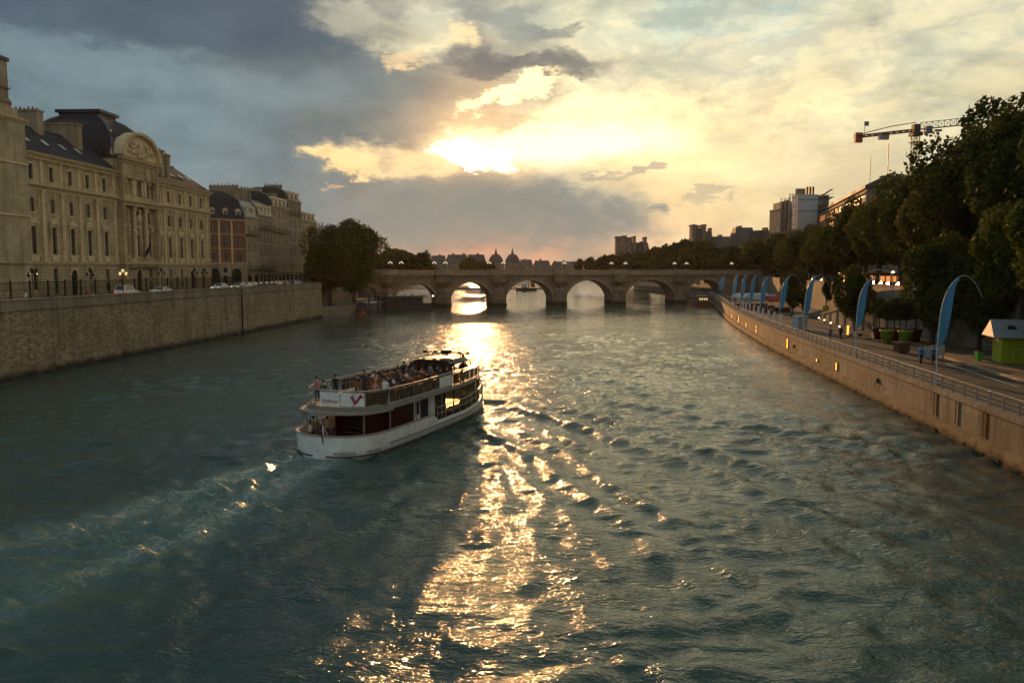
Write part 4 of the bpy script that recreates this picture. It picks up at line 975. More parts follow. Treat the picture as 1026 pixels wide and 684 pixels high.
# building under scaffolding
def scaffold(root, W, H, y, nx_, nz, x0=0, mat='steel', dep=1.2):
    for k in range(nx_+1):
        b = MB(); x = x0+W*k/nx_
        for yy in (y, y-dep): b.tube([(x,yy,0),(x,yy,H+1.5)], .10, 5)
        b.build('scaffold_standard', M[mat], root)
    for k in range(1, nz+1):
        b = MB(); z = H*k/nz; b.box(x0-.3,x0+W+.3,y-dep,y,z-.1,z+.03); b.tube([(x0-.3,y-dep,z+1),(x0+W+.3,y-dep,z+1)], .07, 5); b.build('scaffold_deck', plain('scaffold_boards',(.30,.17,.08),.8) if k == 1 else bpy.data.materials['scaffold_boards'], root)
sc = farhouse('scaffolded_building', 'building wrapped in scaffolding on the right skyline, left of the pale block', 779,795,203,340,14,.1,z0=8,wins=(4,6),mat='render_b',flat=True)
scaffold(sc, 8.2, 32, -.3, 5, 9, 0)
wb = thing('pale_building', 'pale blue-grey block with dark exhaust stacks and a side staircase on the right skyline', 'building', ((796-513)/F*320, 320, 8), 0)
b = MB(); b.box(0,8,0,6,0,33.2); b.build('wall', plain('pale_blue_cladding', (.40,.45,.48), .7, var=.1), wb)
b = MB(); 
for z in (26.5,31): b.box(-.05,8.05,-.06,-.003,z,z+.3)
b.build('bands', M['zinc'], wb)
for x in (4.4,5.6,6.8): b = MB(); b.box(x-.35,x+.35,2,3,33.2,36.4); b.build('exhaust_stack', M['hull_dark'], wb)
b = MB(); b.box(-.05,3.2,1,3,33.203,35.6); b.build('roof_cabin', M['render'], wb)
for k in range(6): 
    z = 16+k*3.2; b = MB(); b.box(8.003,14,-1.2,.3,z,z+.2); b.frus([(8.1,-1.1,z+.2),(9,-1.1,z+.2),(9,-.2,z+.2),(8.1,-.2,z+.2)],[(12.8,-1.1,z+3.2),(13.7,-1.1,z+3.2),(13.7,-.2,z+3.2),(12.8,-.2,z+3.2)]); b.tube([(8.1,-1.15,z+1.2),(14,-1.15,z+1.2)],.08,5); b.build('stair_flight', M['zinc'], wb)
b = MB(); b.box(8.003,12.5,.303,6,0,33); b.build('side_wing', M['render_b'], wb)
scaffold(wb, 2.5, 32, -.3, 2, 9, -3.5)
db = thing('department_store', 'dark sloping roofed block with rows of sunset-painted windows on the right skyline by the trees', 'building', (124, 328, 8), R(-104))
b = MB(); b.box(0,108,0,16,0,26); b.build('wall', M['render_b'], db)
b = MB(); b.prism([(-.6,26.003),(-.6,26.8),(5,29.5),(16,28)],'x',-1,109); b.build('roof', M['far_roof'], db)
GLW = plain('painted_sunset_glass', (.5,.25,.1), .3, var=.2, emit=(1,.33,.08), es=.28)  # sunset light on the panes, put in as emission
for k in range(4):
    b = MB(); z = 9.5+k*4; b.box(-.2,108.2,-.5,-.003,z+3.2,z+3.6); b.build('floor_band', M['render'], db)
    for i in range(22): b = MB(); b.box(.8+i*4.9,4.6+i*4.9,-.06,-.003,z+.8,z+2.8); b.build('window', GLW if (i*7+k*3)%4 else M['glass'], db)
for x in (66,93): b = MB(); b.tube([(x,8,28),(x,8,40)],.12,5); b.build('antenna', M['hull_dark'], db)
# ------------------------------------------------------------------ tower crane
cr = thing('tower_crane', 'tower crane with yellow lattice mast and long pale jib above the right trees', 'crane', (124,250,8))
M['craney'] = plain('yellow_crane_paint', (.62,.46,.14), .5, var=.15); M['cranew'] = plain('crane_paint', (.30,.30,.31), .5); M['craner'] = plain('crane_red_paint', (.30,.05,.05), .5)
def lattice(b, p0, p1, w, h, n, tri=False, r=.09):
    p0 = Vector(p0); p1 = Vector(p1); d = (p1-p0).normalized()
    a = d.cross(Vector((0,0,1))).normalized() if abs(d.z) < .9 else Vector((1,0,0)); c = a.cross(d).normalized()
    cs = [a*w/2, -a*w/2, c*h] if tri else [a*w/2+c*h/2, -a*w/2+c*h/2, -a*w/2-c*h/2, a*w/2-c*h/2]
    if tri and (c*h).z < 0: cs[2] = -c*h
    for q_ in cs: b.tube([p0+q_, p1+q_], r*1.5, 5)
    for i in range(n):
        s0 = p0+(p1-p0)*i/n; s1 = p0+(p1-p0)*(i+1)/n
        for k in range(len(cs)):
            c0_, c1_ = cs[k], cs[(k+1)%len(cs)]
            b.tube([s0+c0_, s1+c1_], r, 4); b.tube([s0+c0_, s0+c1_], r, 4)
b = MB(); lattice(b, (0,0,0), (0,0,44.5), 1.7, 1.7, 18, r=.09); b.build('mast', M['craney'], cr)
b = MB()
for z in (28,33,38,42.5): b.box(-1.5,1.5,-1.5,1.5,z,z+.25)
b.build('mast_platforms', M['craney'], cr)
jd = Vector((15,-7,0)).normalized(); up = .045
b = MB(); b.taper(0,0,44.5,45.6,1.5,1.5,1.5,1.5); b.box(-.95,.95,-.95,.95,45.6,48.0); b.build('slewing_unit', M['hull_dark'], cr)
b = MB(); c = jd*2+Vector((.7,-1.6,0)); b.box(c.x-.9,c.x+.9,c.y-.9,c.y+.9,44.9,47); b.build('cab', plain('cab_blue',(.10,.12,.22),.4), cr)
b = MB(); lattice(b, (jd.x*1.3,jd.y*1.3,46.4), (jd.x*56,jd.y*56,46.4+56*up), 1.4, 2.0, 34, True, .07); b.build('jib', M['cranew'], cr)
b = MB(); e = -jd*17; lattice(b, (-jd.x*1.3,-jd.y*1.3,46.2), (e.x,e.y,45.4), 1.4, .6, 9, False, .1); b.tube([(0,0,48.6),(-jd.x*7,-jd.y*7,47.9),(e.x,e.y,45.9)], .14, 5); b.build('counter_jib', M['craner'], cr)
b = MB(); e = -jd*16.2; b.box(e.x-1.1,e.x+1.1,e.y-.7,e.y+.7,43.6,46.6); b.build('counterweight', M['craner'], cr)
b = MB(); e = -jd*9; b.box(e.x-1.6,e.x+1.6,e.y-.5,e.y+.5,44.0,46.2); b.build('sign_panel', M['cranew'], cr)
b = MB(); e = -jd*14.5; b.tube([(e.x,e.y,46),(e.x,e.y,49.5)],.08,4); b.box(e.x-.1,e.x+1.3,e.y-.04,e.y+.04,48.6,50); b.build('pennant', cloth('grey',(.16,.16,.17)), cr)
b = MB(); e = jd*6; b.box(e.x-1,e.x+1,e.y-.6,e.y+.6,45.5,46.0); b.tube([(e.x,e.y,45.5),(e.x,e.y,43.2)],.06,4); b.box(e.x-.35,e.x+.35,e.y-.3,e.y+.3,42,43.2); b.build('trolley_and_hook', M['hull_dark'], cr)
# ------------------------------------------------------------------ trees
def leafmat(name, a, c, trans=.25):
    m, t, p = newmat(name)
    tc = t.node('ShaderNodeTexCoord').outputs['Object']
    n = t.noise(tc, .45, 4, .6); n2 = t.noise(tc, 7, 2, .5)
    col = t.mix(t.mr(n,.35,.65), a, c); col = t.mix(t.mr(n2,.3,.7,0,.5), col, t.mix(1.0, col, (.5,.55,.5), 'MULTIPLY'))
    t.l.new(col, p.inputs['Base Color']); p.inputs['Roughness'].default_value = .75; p.inputs['Specular IOR Level'].default_value = .15
    tr = t.node('ShaderNodeBsdfTranslucent'); t.l.new(t.mix(1.0, col, (1.5,1.5,.7), 'MULTIPLY'), tr.inputs[0])
    mx = t.node('ShaderNodeMixShader'); mx.inputs[0].default_value = trans
    t.l.new(p.outputs[0], mx.inputs[1]); t.l.new(tr.outputs[0], mx.inputs[2]); t.l.new(mx.outputs[0], t.n['Material Output'].inputs[0])
    return m
LM = {'dark': leafmat('dark_leaves', (.022,.034,.010), (.045,.065,.018)), 'mid': leafmat('green_leaves', (.035,.055,.012), (.075,.095,.022)),
      'yel': leafmat('sunlit_tint_leaves', (.045,.068,.012), (.10,.12,.024), .25), 'olive': leafmat('olive_leaves', (.055,.062,.016), (.105,.10,.028))}  # yel: sunlight put into the leaf colour as a warm yellow tint
M['bark'] = plain('bark', (.06,.045,.032), .9, var=.4, scale=3)
def crown_mesh(name, seed, rx_, rz_, n, leaf, lobes=18, mat='dark', bottom=.75, cone=0):
    r = np.random.default_rng(seed)
    L = r.normal(size=(lobes,3)); L /= np.linalg.norm(L,axis=1)[:,None]
    rad = r.uniform(.45,.78,lobes)[:,None]; C = L*rad; C[:,2] = np.where(C[:,2]<0, C[:,2]*bottom, C[:,2])
    C[0] = (0,0,.35); C[1] = (0,0,-.15)
    S = r.uniform(.26,.46,lobes)
    if cone: C[:,:2] *= (1-(C[:,2:3]+1)/2*cone)
    k = r.integers(0, lobes, n); d = r.normal(size=(n,3)); d /= np.linalg.norm(d,axis=1)[:,None]
    rr = r.uniform(.35,1,n)**.5; rr = np.where(r.random(n)<.13, rr*r.uniform(1.0,1.13,n), rr)
    P = C[k]+d*(S[k]*rr)[:,None]
    P *= np.array([rx_, rx_, rz_])
    u = r.normal(size=(n,3)); u /= np.linalg.norm(u,axis=1)[:,None]; w = np.cross(u, r.normal(size=(n,3))); w /= np.linalg.norm(w,axis=1)[:,None]
    s = (leaf*r.uniform(.5,1.2,n))[:,None]
    v = np.stack([P-u*s-w*s*.2, P+w*s*.6, P+u*s+w*s*.1, P-w*s*.55], 1).reshape(-1,3)
    me = bpy.data.meshes.new(name); me.vertices.add(4*n); me.vertices.foreach_set('co', v.ravel())
    me.loops.add(4*n); me.loops.foreach_set('vertex_index', np.arange(4*n,dtype=np.int32)); me.polygons.add(n)
    me.polygons.foreach_set('loop_start', np.arange(n,dtype=np.int32)*4); me.polygons.foreach_set('loop_total', np.full(n,4,np.int32)); me.update()
    me.materials.append(LM[mat]); return me, C*np.array([rx_,rx_,rz_])
def trunk_mesh(C, zc, h, r0):
    b = MB(); fork = h*.42
    b.tube([(0,0,-.3),(.05,.02,h*.15),(-.05,.05,h*.3),(0,0,fork)], [r0*1.25,r0,r0*.85,r0*.75], 8)
    for c in list(C)[:9]:
        p = Vector((c[0],c[1],c[2]+zc)); m = Vector((p.x*.35,p.y*.35,fork+(p.z-fork)*.5))
        b.tube([(0,0,fork-.1), m, p], [r0*.5,r0*.28,r0*.08], 6)
    return b.mesh('trunk', M['bark'])
TT = {}
def tree_type(key, name, rx_, rz_, h, n, leaf, mat, lobes=18, r0=.35, cone=0, seed=None, zc=None):
    c, C = crown_mesh('crown', seed if seed is not None else len(TT)*13+5, rx_, rz_, n, leaf, lobes, mat, cone=cone)
    zc = h-rz_ if zc is None else zc
    TT[key] = (name, c, trunk_mesh(C, zc, h, r0), zc)
def tree(key, label, loc, s=1.0, rz=None, group=None, cat='tree', sz=None):
    name, c, tm, zc = TT[key]; rz = random.uniform(0,6.28) if rz is None else rz
    t = thing(name, label, cat, loc, rz, group); t.scale = (s, s, sz or s)
    o = obj('crown', c, None, t); o.location.z = zc; obj('trunk', tm, None, t); return t
tree_type('planeA','plane_tree',6.2,7.0,17.2,19000,.29,'dark',24)
tree_type('planeB','plane_tree',6.6,7.2,17.5,19000,.29,'mid',24)
tree_type('planeC','plane_tree',5.8,6.8,17.0,18000,.29,'olive',22)
tree_type('near','plane_tree',4.6,5.6,15.5,20000,.23,'yel',22)
tree_type('willow','riverside_tree',8.2,10.0,21.5,24000,.34,'olive',26)
tree_type('willow2','riverside_tree',8.4,9.6,20.5,24000,.34,'mid',26)
tree_type('far','park_tree',8.5,7.5,15.5,4500,.75,'dark',16)
tree_type('farm','park_tree',8.0,7.0,14.5,4500,.75,'mid',16)
tree_type('poplar','poplar_tree',2.6,5.6,12.5,1800,.5,'dark',12,.25)
tree_type('low','bushy_tree',3.6,5.6,12.0,11000,.26,'mid',20,.22)
tree_type('cone','conical_tree',1.5,2.6,5.6,2600,.17,'dark',12,.1,.8)
RG = 'plane trees along the upper right quay'
R1 = [(75,55.4,'planeA',1.35),(85,57.0,'planeB',1.33),(97,57.6,'planeA',1.36),(109,59.8,'planeC',1.25),(121,62.6,'planeA',1.17),(134,65.0,'planeB',1.1),(148,67.5,'planeC',1.07),(163,70,'planeA',1.02),(180,74,'planeB',.97),(198,76.5,'planeC',.92),
      (216,79.5,'planeA',.88),(236,84,'planeB',.86),(258,89,'planeC',.85)]
ordn = ['first','second','third','fourth','fifth','sixth','seventh','eighth','ninth','tenth','eleventh','twelfth','thirteenth','fourteenth','fifteenth']
for i, (d, x, k, s) in enumerate(R1): tree(k, f'{ordn[i]} plane tree of the parapet row on the upper right quay, counted from the viewer', (x, d, UZ), s, group=RG)
for i, (d, x, k, s) in enumerate([(80,66,'planeB',1.3),(92,68,'planeA',1.1),(106,71,'planeB',1.08),(120,75,'planeA',1.05),(136,79,'planeC',1.05),(152,83,'planeA',1.0),(170,87,'planeB',1.0),(192,93,'planeA',.98),(214,98,'planeC',.95),(240,104,'planeB',.92),(268,110,'planeA',.9)]):
    tree(k, f'{ordn[i]} plane tree of the back row on the upper right quay, counted from the viewer', (x, d, UZ), s, group='back row of plane trees on the upper right quay')
for i, (d, x) in enumerate([(63,56.5),(51,55),(39,53.5),(27,52)]): tree('planeA' if i%2 else 'planeB', 'plane tree on the upper quay just outside the right edge', (x, d, UZ), 1.15, group='plane trees outside the right edge')
for d, x in ((24,42.5),(34,43.2),(45,44.6),(56,46.2)): tree('planeA', 'plane tree on the low promenade just outside the right edge', (x, d, PZ), .98, group='promenade trees outside the right edge')
tree('near','yellow-green leafy tree overhanging the kiosk at the right edge', (46.6, 66.5, PZ+.1), 1.15)
tree('near','sunlit yellow-green tree behind the grey-roofed kiosk, second from the right edge', (50.3, 78.5, PZ+.1), 1.05, 2.0)
tree('low','slender dark tree on the terrace just left of the kiosk', (48.6, 92, PZ+.1), 1.12)
tree('low','dark tree on the terrace between kiosk and retaining wall', (50.6, 86, PZ+.1), 1.05)
tree('low','slim dark-trunked tree in front of the ramp wall behind the two dark walkers', (50.0, 116, PZ), .82)
tree('low','round dark tree where the ramp meets the lower promenade', (55.5, 158, PZ), .8)
for i, (px, d, s) in enumerate([(806,150,.95),(828,140,.95),(838,137,1.0),(856,128,1.05)]):
    x = (px-513)/F*d; tree('cone', ['small dark conical tree, leftmost of four by the ramp','small dark conical tree, second of four by the ramp','small dark conical tree, third of four by the ramp','small dark conical tree, rightmost of four by the ramp'][i], (x, d, 5.2 if i else PZ), s, group='small conical trees by the ramp')
for i, (d, x, k) in enumerate([(88,63,'planeB'),(100,63,'planeC'),(114,66,'planeA'),(127,69.5,'planeB'),(141,72.5,'planeA'),(156,75.5,'planeB'),(172,79,'planeC'),(188,83,'planeA'),(206,87,'planeB'),(226,91,'planeA'),(248,96,'planeB')]):
    t_ = tree(k, f'{ordn[i]} low plane tree of the middle row, upper right quay, from the viewer', (x, d, UZ), 1.08, group='middle row of plane trees on the upper right quay', sz=.86)
for i, px in enumerate([797,811,826,842,858,874,890]):
    d = 262-i*6; tree('far' if i%2 else 'farm', f'{ordn[i]} dark tree at the foot of the sloping-roofed store, from the left', ((px-513)/F*d, d, UZ), .95, group='trees at the foot of the store')
# left bank
tree('willow','big round tree at the end of the left quay wall, left of the pair', (-48.0, 211, 2.2), 1.02, 1.0)
tree('willow2','big round tree nearest the bridge on the left bank, right of the pair', (-44.2, 224, 2.2), 1.14, 3.0)
tree('willow','tree standing behind the pair of big riverside trees', (-52, 234, GZ), .75, 2.0)
# far trees
def ft(key, label, px, pyt, d, z0=6.2, w=None, group='trees beyond the bridge'):
    H = {'far':15.5,'farm':14.5,'poplar':12.5}[key]; x = (px-513)/F*d; zt = 12+(269-pyt)*d/F; s = (zt-z0)/H
    tree(key, label, (x, d, z0), (w or s), group=group, sz=s)
for i, (k, px, pyt, d, w) in enumerate([('far',372,252,300,.8),('far',386,250,300,1.0),('farm',398,248,305,1.05),('far',411,247,300,1.1),('far',424,254,310,.85),('farm',474,258,400,.9),('far',488,260,420,.8)]):
    ft(k, ['leftmost dark tree above the left end of the bridge','second dark tree above the left end of the bridge','third dark tree above the left end of the bridge','tallest dark tree behind the left part of the bridge','low dark tree sloping down beside the far brown houses','bushy tree in front of the far block left of the domes','low tree just in front of the left far dome'][i], px, pyt, d, w=w)
for i, (k, px, pyt, d, w) in enumerate([('poplar',581,259,420,1.6),('poplar',590,257,420,1.5),('far',603,253,400,.9),('far',611,252,400,.8),('far',636,250,400,1.2),('farm',650,247,400,1.2),('far',663,243,400,1.2),('far',676,240,390,1.2),
     ('far',686,236,380,1.15),('farm',697,240,370,1.1),('far',708,243,360,1.1),('far',720,244,350,1.2),('farm',731,246,340,1.2),('far',745,240,330,1.2),('farm',757,238,310,1.2),('far',770,236,295,1.2),('farm',783,233,285,1.15),('far',640,257,360,1.0),('farm',656,256,350,1.0),('far',672,255,345,1.0),('farm',690,254,335,1.0),('far',706,255,330,1.0),('farm',722,256,320,1.0),('far',738,254,312,1.0)]):
    nm = {0:'thin dark poplar, left of two standing in mid skyline',1:'thin dark poplar, right of two standing in mid skyline',2:'round dark tree between poplars and castle-like house',3:'round dark tree touching the castle-like house'}.get(i)
    nm = nm or (f'{ordn[i-4]} tree of the tall wooded row right of the castle-like house, from the left' if i < 17 else f'{ordn[i-17]} tree of the low front row above the right bridge parapet, from the left')
    ft(k, nm, px, pyt, d, w=w)
# ------------------------------------------------------------------ people
def skin_body(name, J, E, Rr, mats, zones):
    """one continuous body grown over a jointed skeleton; zones(x,y,z) picks the clothing"""
    me = bpy.data.meshes.new('tmp'); me.from_pydata(J, E, []); o = bpy.data.objects.new('tmp', me); COL.objects.link(o)
    md = o.modifiers.new('s', 'SKIN'); me.skin_vertices[0].data[0].use_root = True
    for i, r in enumerate(Rr): me.skin_vertices[0].data[i].radius = (r if hasattr(r,'__len__') else (r, r))
    sd = o.modifiers.new('d', 'SUBSURF'); sd.levels = 1; sd.render_levels = 1
    dg = bpy.context.evaluated_depsgraph_get(); m2 = bpy.data.meshes.new_from_object(o.evaluated_get(dg)); m2.name = name
    bpy.data.objects.remove(o)
    m2.materials.clear()
    for m in mats: m2.materials.append(m)
    for p in m2.polygons: p.material_index = zones(p.center); p.use_smooth = True
    return m2
def body(pose, top, bottom, seed=0):
    a = random.Random(seed); sw = .22 if pose == 'walk' else .05
    if pose == 'sit':
        J = [(0,0,.50),(0,0,.78),(0,.0,1.05),(0,.02,1.16),(0,.05,1.27),(0,.05,1.38), (.10,.0,.50),(.12,.42,.52),(.12,.46,.08),(.12,.60,.03),(-.10,.0,.50),(-.12,.42,.52),(-.12,.46,.08),(-.12,.60,.03),
             (.19,0,1.03),(.25,.06,.78),(.18,.30,.68),(.15,.38,.66),(-.19,0,1.03),(-.25,.06,.78),(-.18,.30,.68),(-.15,.38,.66)]; leg = .48; neck = 1.13
    else:
        J = [(0,0,.93),(0,0,1.15),(0,0,1.40),(0,.01,1.49),(0,.03,1.60),(0,.03,1.70), (.10,0,.90),(.11,sw,.50),(.11,sw*.6-.06,.09),(.11,sw*.6+.09,.04),(-.10,0,.90),(-.11,-sw*.6,.50),(-.11,-sw*1.5,.12),(-.11,-sw*1.5+.13,.05),
             (.19,0,1.38),(.25,-.03,1.10),(.24,.10+sw*.3,.86),(.23,.13+sw*.3,.78),(-.19,0,1.38),(-.25,0,1.10),(-.24,.08,.86),(-.23,.10,.78)]; leg = .95; neck = 1.47
    if pose == 'phone': J[15] = (.24,.04,1.12); J[16] = (.14,.28,1.30); J[17] = (.10,.32,1.38); J[19] = (-.24,.04,1.12); J[20] = (-.12,.28,1.28); J[21] = (-.06,.32,1.36)
    E = [(0,1),(1,2),(2,3),(3,4),(4,5),(0,6),(6,7),(7,8),(8,9),(0,10),(10,11),(11,12),(12,13),(2,14),(14,15),(15,16),(16,17),(2,18),(18,19),(19,20),(20,21)]
    Rr = [(.15,.11),(.14,.10),(.17,.11),.055,(.085,.10),(.075,.085),.095,.065,.045,.04,.095,.065,.045,.04,.07,.05,.035,.03,.07,.05,.035,.03]
    def z(c):
        if c.z > neck: return 2
        hand = (abs(c.x) > .21 and c.z < .84 and pose in ('stand','walk')) or (pose == 'sit' and c.y > .33 and .6 < c.z < .75)
        if hand: return 2
        if pose == 'sit': return 1 if (c.z < .6) else 0
        return 1 if (c.z < leg and abs(c.x) < .22) else 0
    m = skin_body('body', J, E, Rr, [cloth(top,(.1,)*3), cloth(bottom,(.05,)*3), M['skin']], z)
    hz = 1.36 if pose == 'sit' else 1.68
    hm = MB().blob((0,.02 if pose!='sit' else .035,hz), (.098,.108,.105), 10, 3, .05).mesh('hair', M['hair'], True)
    return m, hm
BM = {}
def person(label, pose, top, bottom, loc, rz, group=None, s=1.0, hair='hair', parent_mat=None):
    k = (pose, top, bottom)
    if k not in BM: BM[k] = body(*k)
    m, hm = BM[k]; t = obj('person', m); t.location = loc; t.rotation_euler = (0,0,rz); t.scale = (s,s,s); tag(t, label, 'person', group)
    h = obj('hair', hm, None, t)
    if hair != 'hair': h.material_slots[0].link = 'OBJECT'; h.material_slots[0].material = M[hair]
    return t
def at(px, d, z): 
    return ((px-513)/F*d, d, z)
# walkers on the promenade (local +Y is forward)
person('person in bright blue jacket and dark trousers, left of the blue-jacketed pair near the kiosk', 'walk', 'blue', 'black', at(925.5,75.5,PZ), R(170))
person('person in bright blue jacket and dark trousers, right of the blue-jacketed pair near the kiosk', 'walk', 'blue', 'black', at(937.5,75,PZ), R(176), s=1.04)
person('person in dark jacket and grey trousers walking nearest the railing, left of a dark pair', 'walk', 'grey', 'black', at(833,101,PZ), R(15))
person('person all in black walking beside the one in grey, right of the dark pair', 'walk', 'black', 'black', at(843.5,101.5,PZ), R(8), s=1.05)
crowd = [(777,150,'black','denim','person in black among the white posts, nearest the white cabinet'),(768,158,'brown','black','person in brown top standing by the second row of white posts'),(762.5,163,'navy','black','person in navy strolling between two blue banners'),
  (757,170,'orange','denim','person in orange top far along the promenade'),(752,178,'black','black','far person in black by the market awnings'),(747,186,'white','navy','far person in a white shirt by the market awnings'),(741,196,'red','black','far person in a red top near the far banners'),
  (736,208,'black','denim','distant person in black, half-way to the bridge'),(731,222,'grey','black','distant person in grey approaching the bridge'),(773,153,'beige','navy','person in beige beside the person in black, by the white posts'),(793,149,'pink','black','person in pink sitting low by the white planter'),
  (727,236,'navy','black','most distant person in navy near the bridge end')]
for i, (px, d, a, c, lb) in enumerate(crowd): person(lb, 'walk' if i % 2 else 'stand', a, c, at(px, d, PZ), R(40*i))
person('person in a white top walking on the left quay beside the first lamp post', 'walk', 'white', 'black', ((26.5-513)/F*96, 96, GZ), R(100))
person('person in a red top on the left quay in front of the arched palace door', 'stand', 'red', 'navy', ((87-513)/F*112, 112, GZ+.0), R(90))
# ------------------------------------------------------------------ feather banners
BG = 'blue feather banners along the right promenade'
M['banner'] = plain('blue_banner_cloth', (.08,.29,.50), .7, var=.10, scale=.6)
M['bpole'] = plain('banner_pole', (.45,.52,.55), .5)
def banner_proto():
    t = thing('feather_banner', 'x', 'banner', group=BG)
    key = [(0,0),(-.05,1.5),(-.08,3.0),(-.03,4.6),(.12,6.2),(.42,7.3),(.85,8.1),(1.4,8.62),(1.95,8.72),(2.5,8.35),(2.95,7.75),(3.35,6.9)]
    inner = {3.0:.0, 3.4:.38, 4.0:.62, 4.8:.78, 5.6:.87, 6.4:.92, 7.0:.98, 7.6:1.04, 8.1:1.18, 8.5:1.45}
    def cr(P, t):
        i = min(int(t), len(P)-2); f = t-i; g = lambda k: Vector((P[max(0,min(len(P)-1,k))][0],0,P[max(0,min(len(P)-1,k))][1]))
        a_, b_, c_, d_ = g(i-1), g(i), g(i+1), g(i+2)
        return .5*((2*b_)+(c_-a_)*f+(2*a_-5*b_+4*c_-d_)*f*f+(3*b_-a_-3*c_+d_)*f**3)
    n = 44; pts = [cr(key, (len(key)-1)*i/n) for i in range(n+1)]
    b = MB(); b.tube(pts, [.055-.04*i/n for i in range(n+1)], 6); b.build('pole', M['bpole'], t)
    vs = []; fs = []; m = 5; zs_ = np.linspace(3.0, 8.5, 22); ks = sorted(inner)
    up_ = [p for p in pts[:34]]
    for q_, z in enumerate(zs_):
        pz = min(up_, key=lambda p: abs(p.z-z)); xo = float(np.interp(z, [p.z for p in up_], [p.x for p in up_])); xi = float(np.interp(z, ks, [inner[k] for k in ks]))
        for j in range(m+1):
            f = j/m; vs.append((xo+(xi-xo)*f+.02, .09*math.sin(f*3.1+z*1.1)*(xi-xo), z-(xi-xo)*.12*f))
    for q_ in range(len(zs_)-1):
        for j in range(m): a = q_*(m+1)+j; fs.append((a,a+1,a+m+2,a+m+1))
    b = MB(); b.add(vs, fs); b.build('banner_cloth', M['banner'], t, True)
    b = MB(); b.cyl(0,0,0,.35,.22,.16,10); b.tube([(.02,0,.9),(.12,0,1.35)],.03); b.build('base', M['steel'], t)
    return t
bp_ = None
bl_ = {62.5:'nearest and largest blue feather banner, beside the blue-jacketed pair and kiosk',83:'second nearest blue feather banner, in front of the topiary planters',105:'third blue feather banner from the viewer, left of the two dark walkers',121:'fourth blue feather banner from the viewer, beside the white cabinet',
 140:'fifth blue feather banner from the viewer',154:'sixth blue feather banner from the viewer',169:'seventh blue feather banner from the viewer',190:'eighth blue feather banner from the viewer, before the gap',236:'ninth blue feather banner, first of three small ones near the bridge',246:'tenth blue feather banner, middle of three small ones near the bridge',256:'most distant blue feather banner, last of three near the bridge'}
for d, lb in bl_.items():
    loc = (rx(d)+1.0, d, PZ); sc_ = {62.5:.98,83:.96,105:.92}.get(d, 1.0) if d < 100 else (.93 if d < 200 else .76)
    if bp_ is None: bp_ = banner_proto(); bp_.location = loc; bp_['label'] = lb; bp_.scale = (sc_,)*3
    else: dup(bp_, loc, R(random.uniform(-14,14)), lb, (sc_*random.uniform(.92,1.03),sc_,sc_*random.uniform(.97,1.02)))
# white posts
wp = None
for i in range(11):
    d = 126+i*6.2; loc = (rx(d)+2.2, d, PZ); lb = f'{ordn[i]} white post in the line beside the railing, counted from the white cabinet'
    if wp is None:
        wp = thing('white_post', lb, 'post', loc, 0, 'white posts along the right promenade')
        b = MB(); b.box(-.14,.14,-.14,.14,.06,2.0); b.build('shaft', M['white'], wp); b = MB(); b.box(-.22,.22,-.22,.22,0,.057); b.build('base', M['steel'], wp)
    else: dup(wp, loc, None, lb)
cb = thing('cabinet', 'pale blue-white cabinet standing near the railing by the fourth banner', 'cabinet', (rx(119)+3.6,119,PZ), R(20))
b = MB(); b.box(-.9,.9,-.6,.6,.1,2.0); b.build('body', plain('pale_blue_paint',(.42,.50,.58),.5), cb); b = MB(); b.box(-.95,.95,-.65,.65,2.003,2.1); b.build('lid', M['offwhite'], cb)
b = MB(); b.box(-.8,-.02,-.63,-.603,.2,1.9); b.build('door', M['offwhite'], cb); b = MB(); b.box(.02,.8,-.63,-.603,.2,1.9); b.build('door', M['offwhite'], cb)
# planters with clipped trees
tree_type('topiary','x',1.25,1.35,3.9,3200,.12,'dark',10,.07)
PGc = {'maroon': plain('maroon_pot',(.16,.03,.03),.5), 'lime': plain('lime_pot',(.30,.42,.04),.5)}
for i, (px, d, c, s) in enumerate([(882,101,'maroon',1.0),(890,97,'lime',1.0),(897,99.5,'maroon',1.0),(908.5,95.5,'lime',1.02),(918,97.5,'maroon',1.05)]):
    x = (px-513)/F*d
    t = thing('potted_tree', [f'round clipped dark tree in a maroon pot, leftmost of five on the terrace','round clipped tree in a lime green pot, left of the two lime pots','round clipped tree in a maroon pot between the two lime pots','round clipped tree in a lime green pot, right of the two lime pots','round clipped tree in a maroon pot, rightmost of five on the terrace'][i], 'planter', (x,d,PZ+.13), i*1.3, 'potted clipped trees on the terrace')
    t.scale = (s*1.25,)*3
    b = MB(); b.lathe(0,0,[(.42,0),(.62,1.1),(.68,1.12),(.68,1.22),(.58,1.22),(.55,1.1)],16); b.build('pot', PGc[c], t, True)
    o = obj('crown', TT['topiary'][1], None, t); o.location.z = 2.75
    b = MB(); b.cyl(0,0,1.0,2.2,.06,.05,7); b.build('trunk', M['bark'], t)
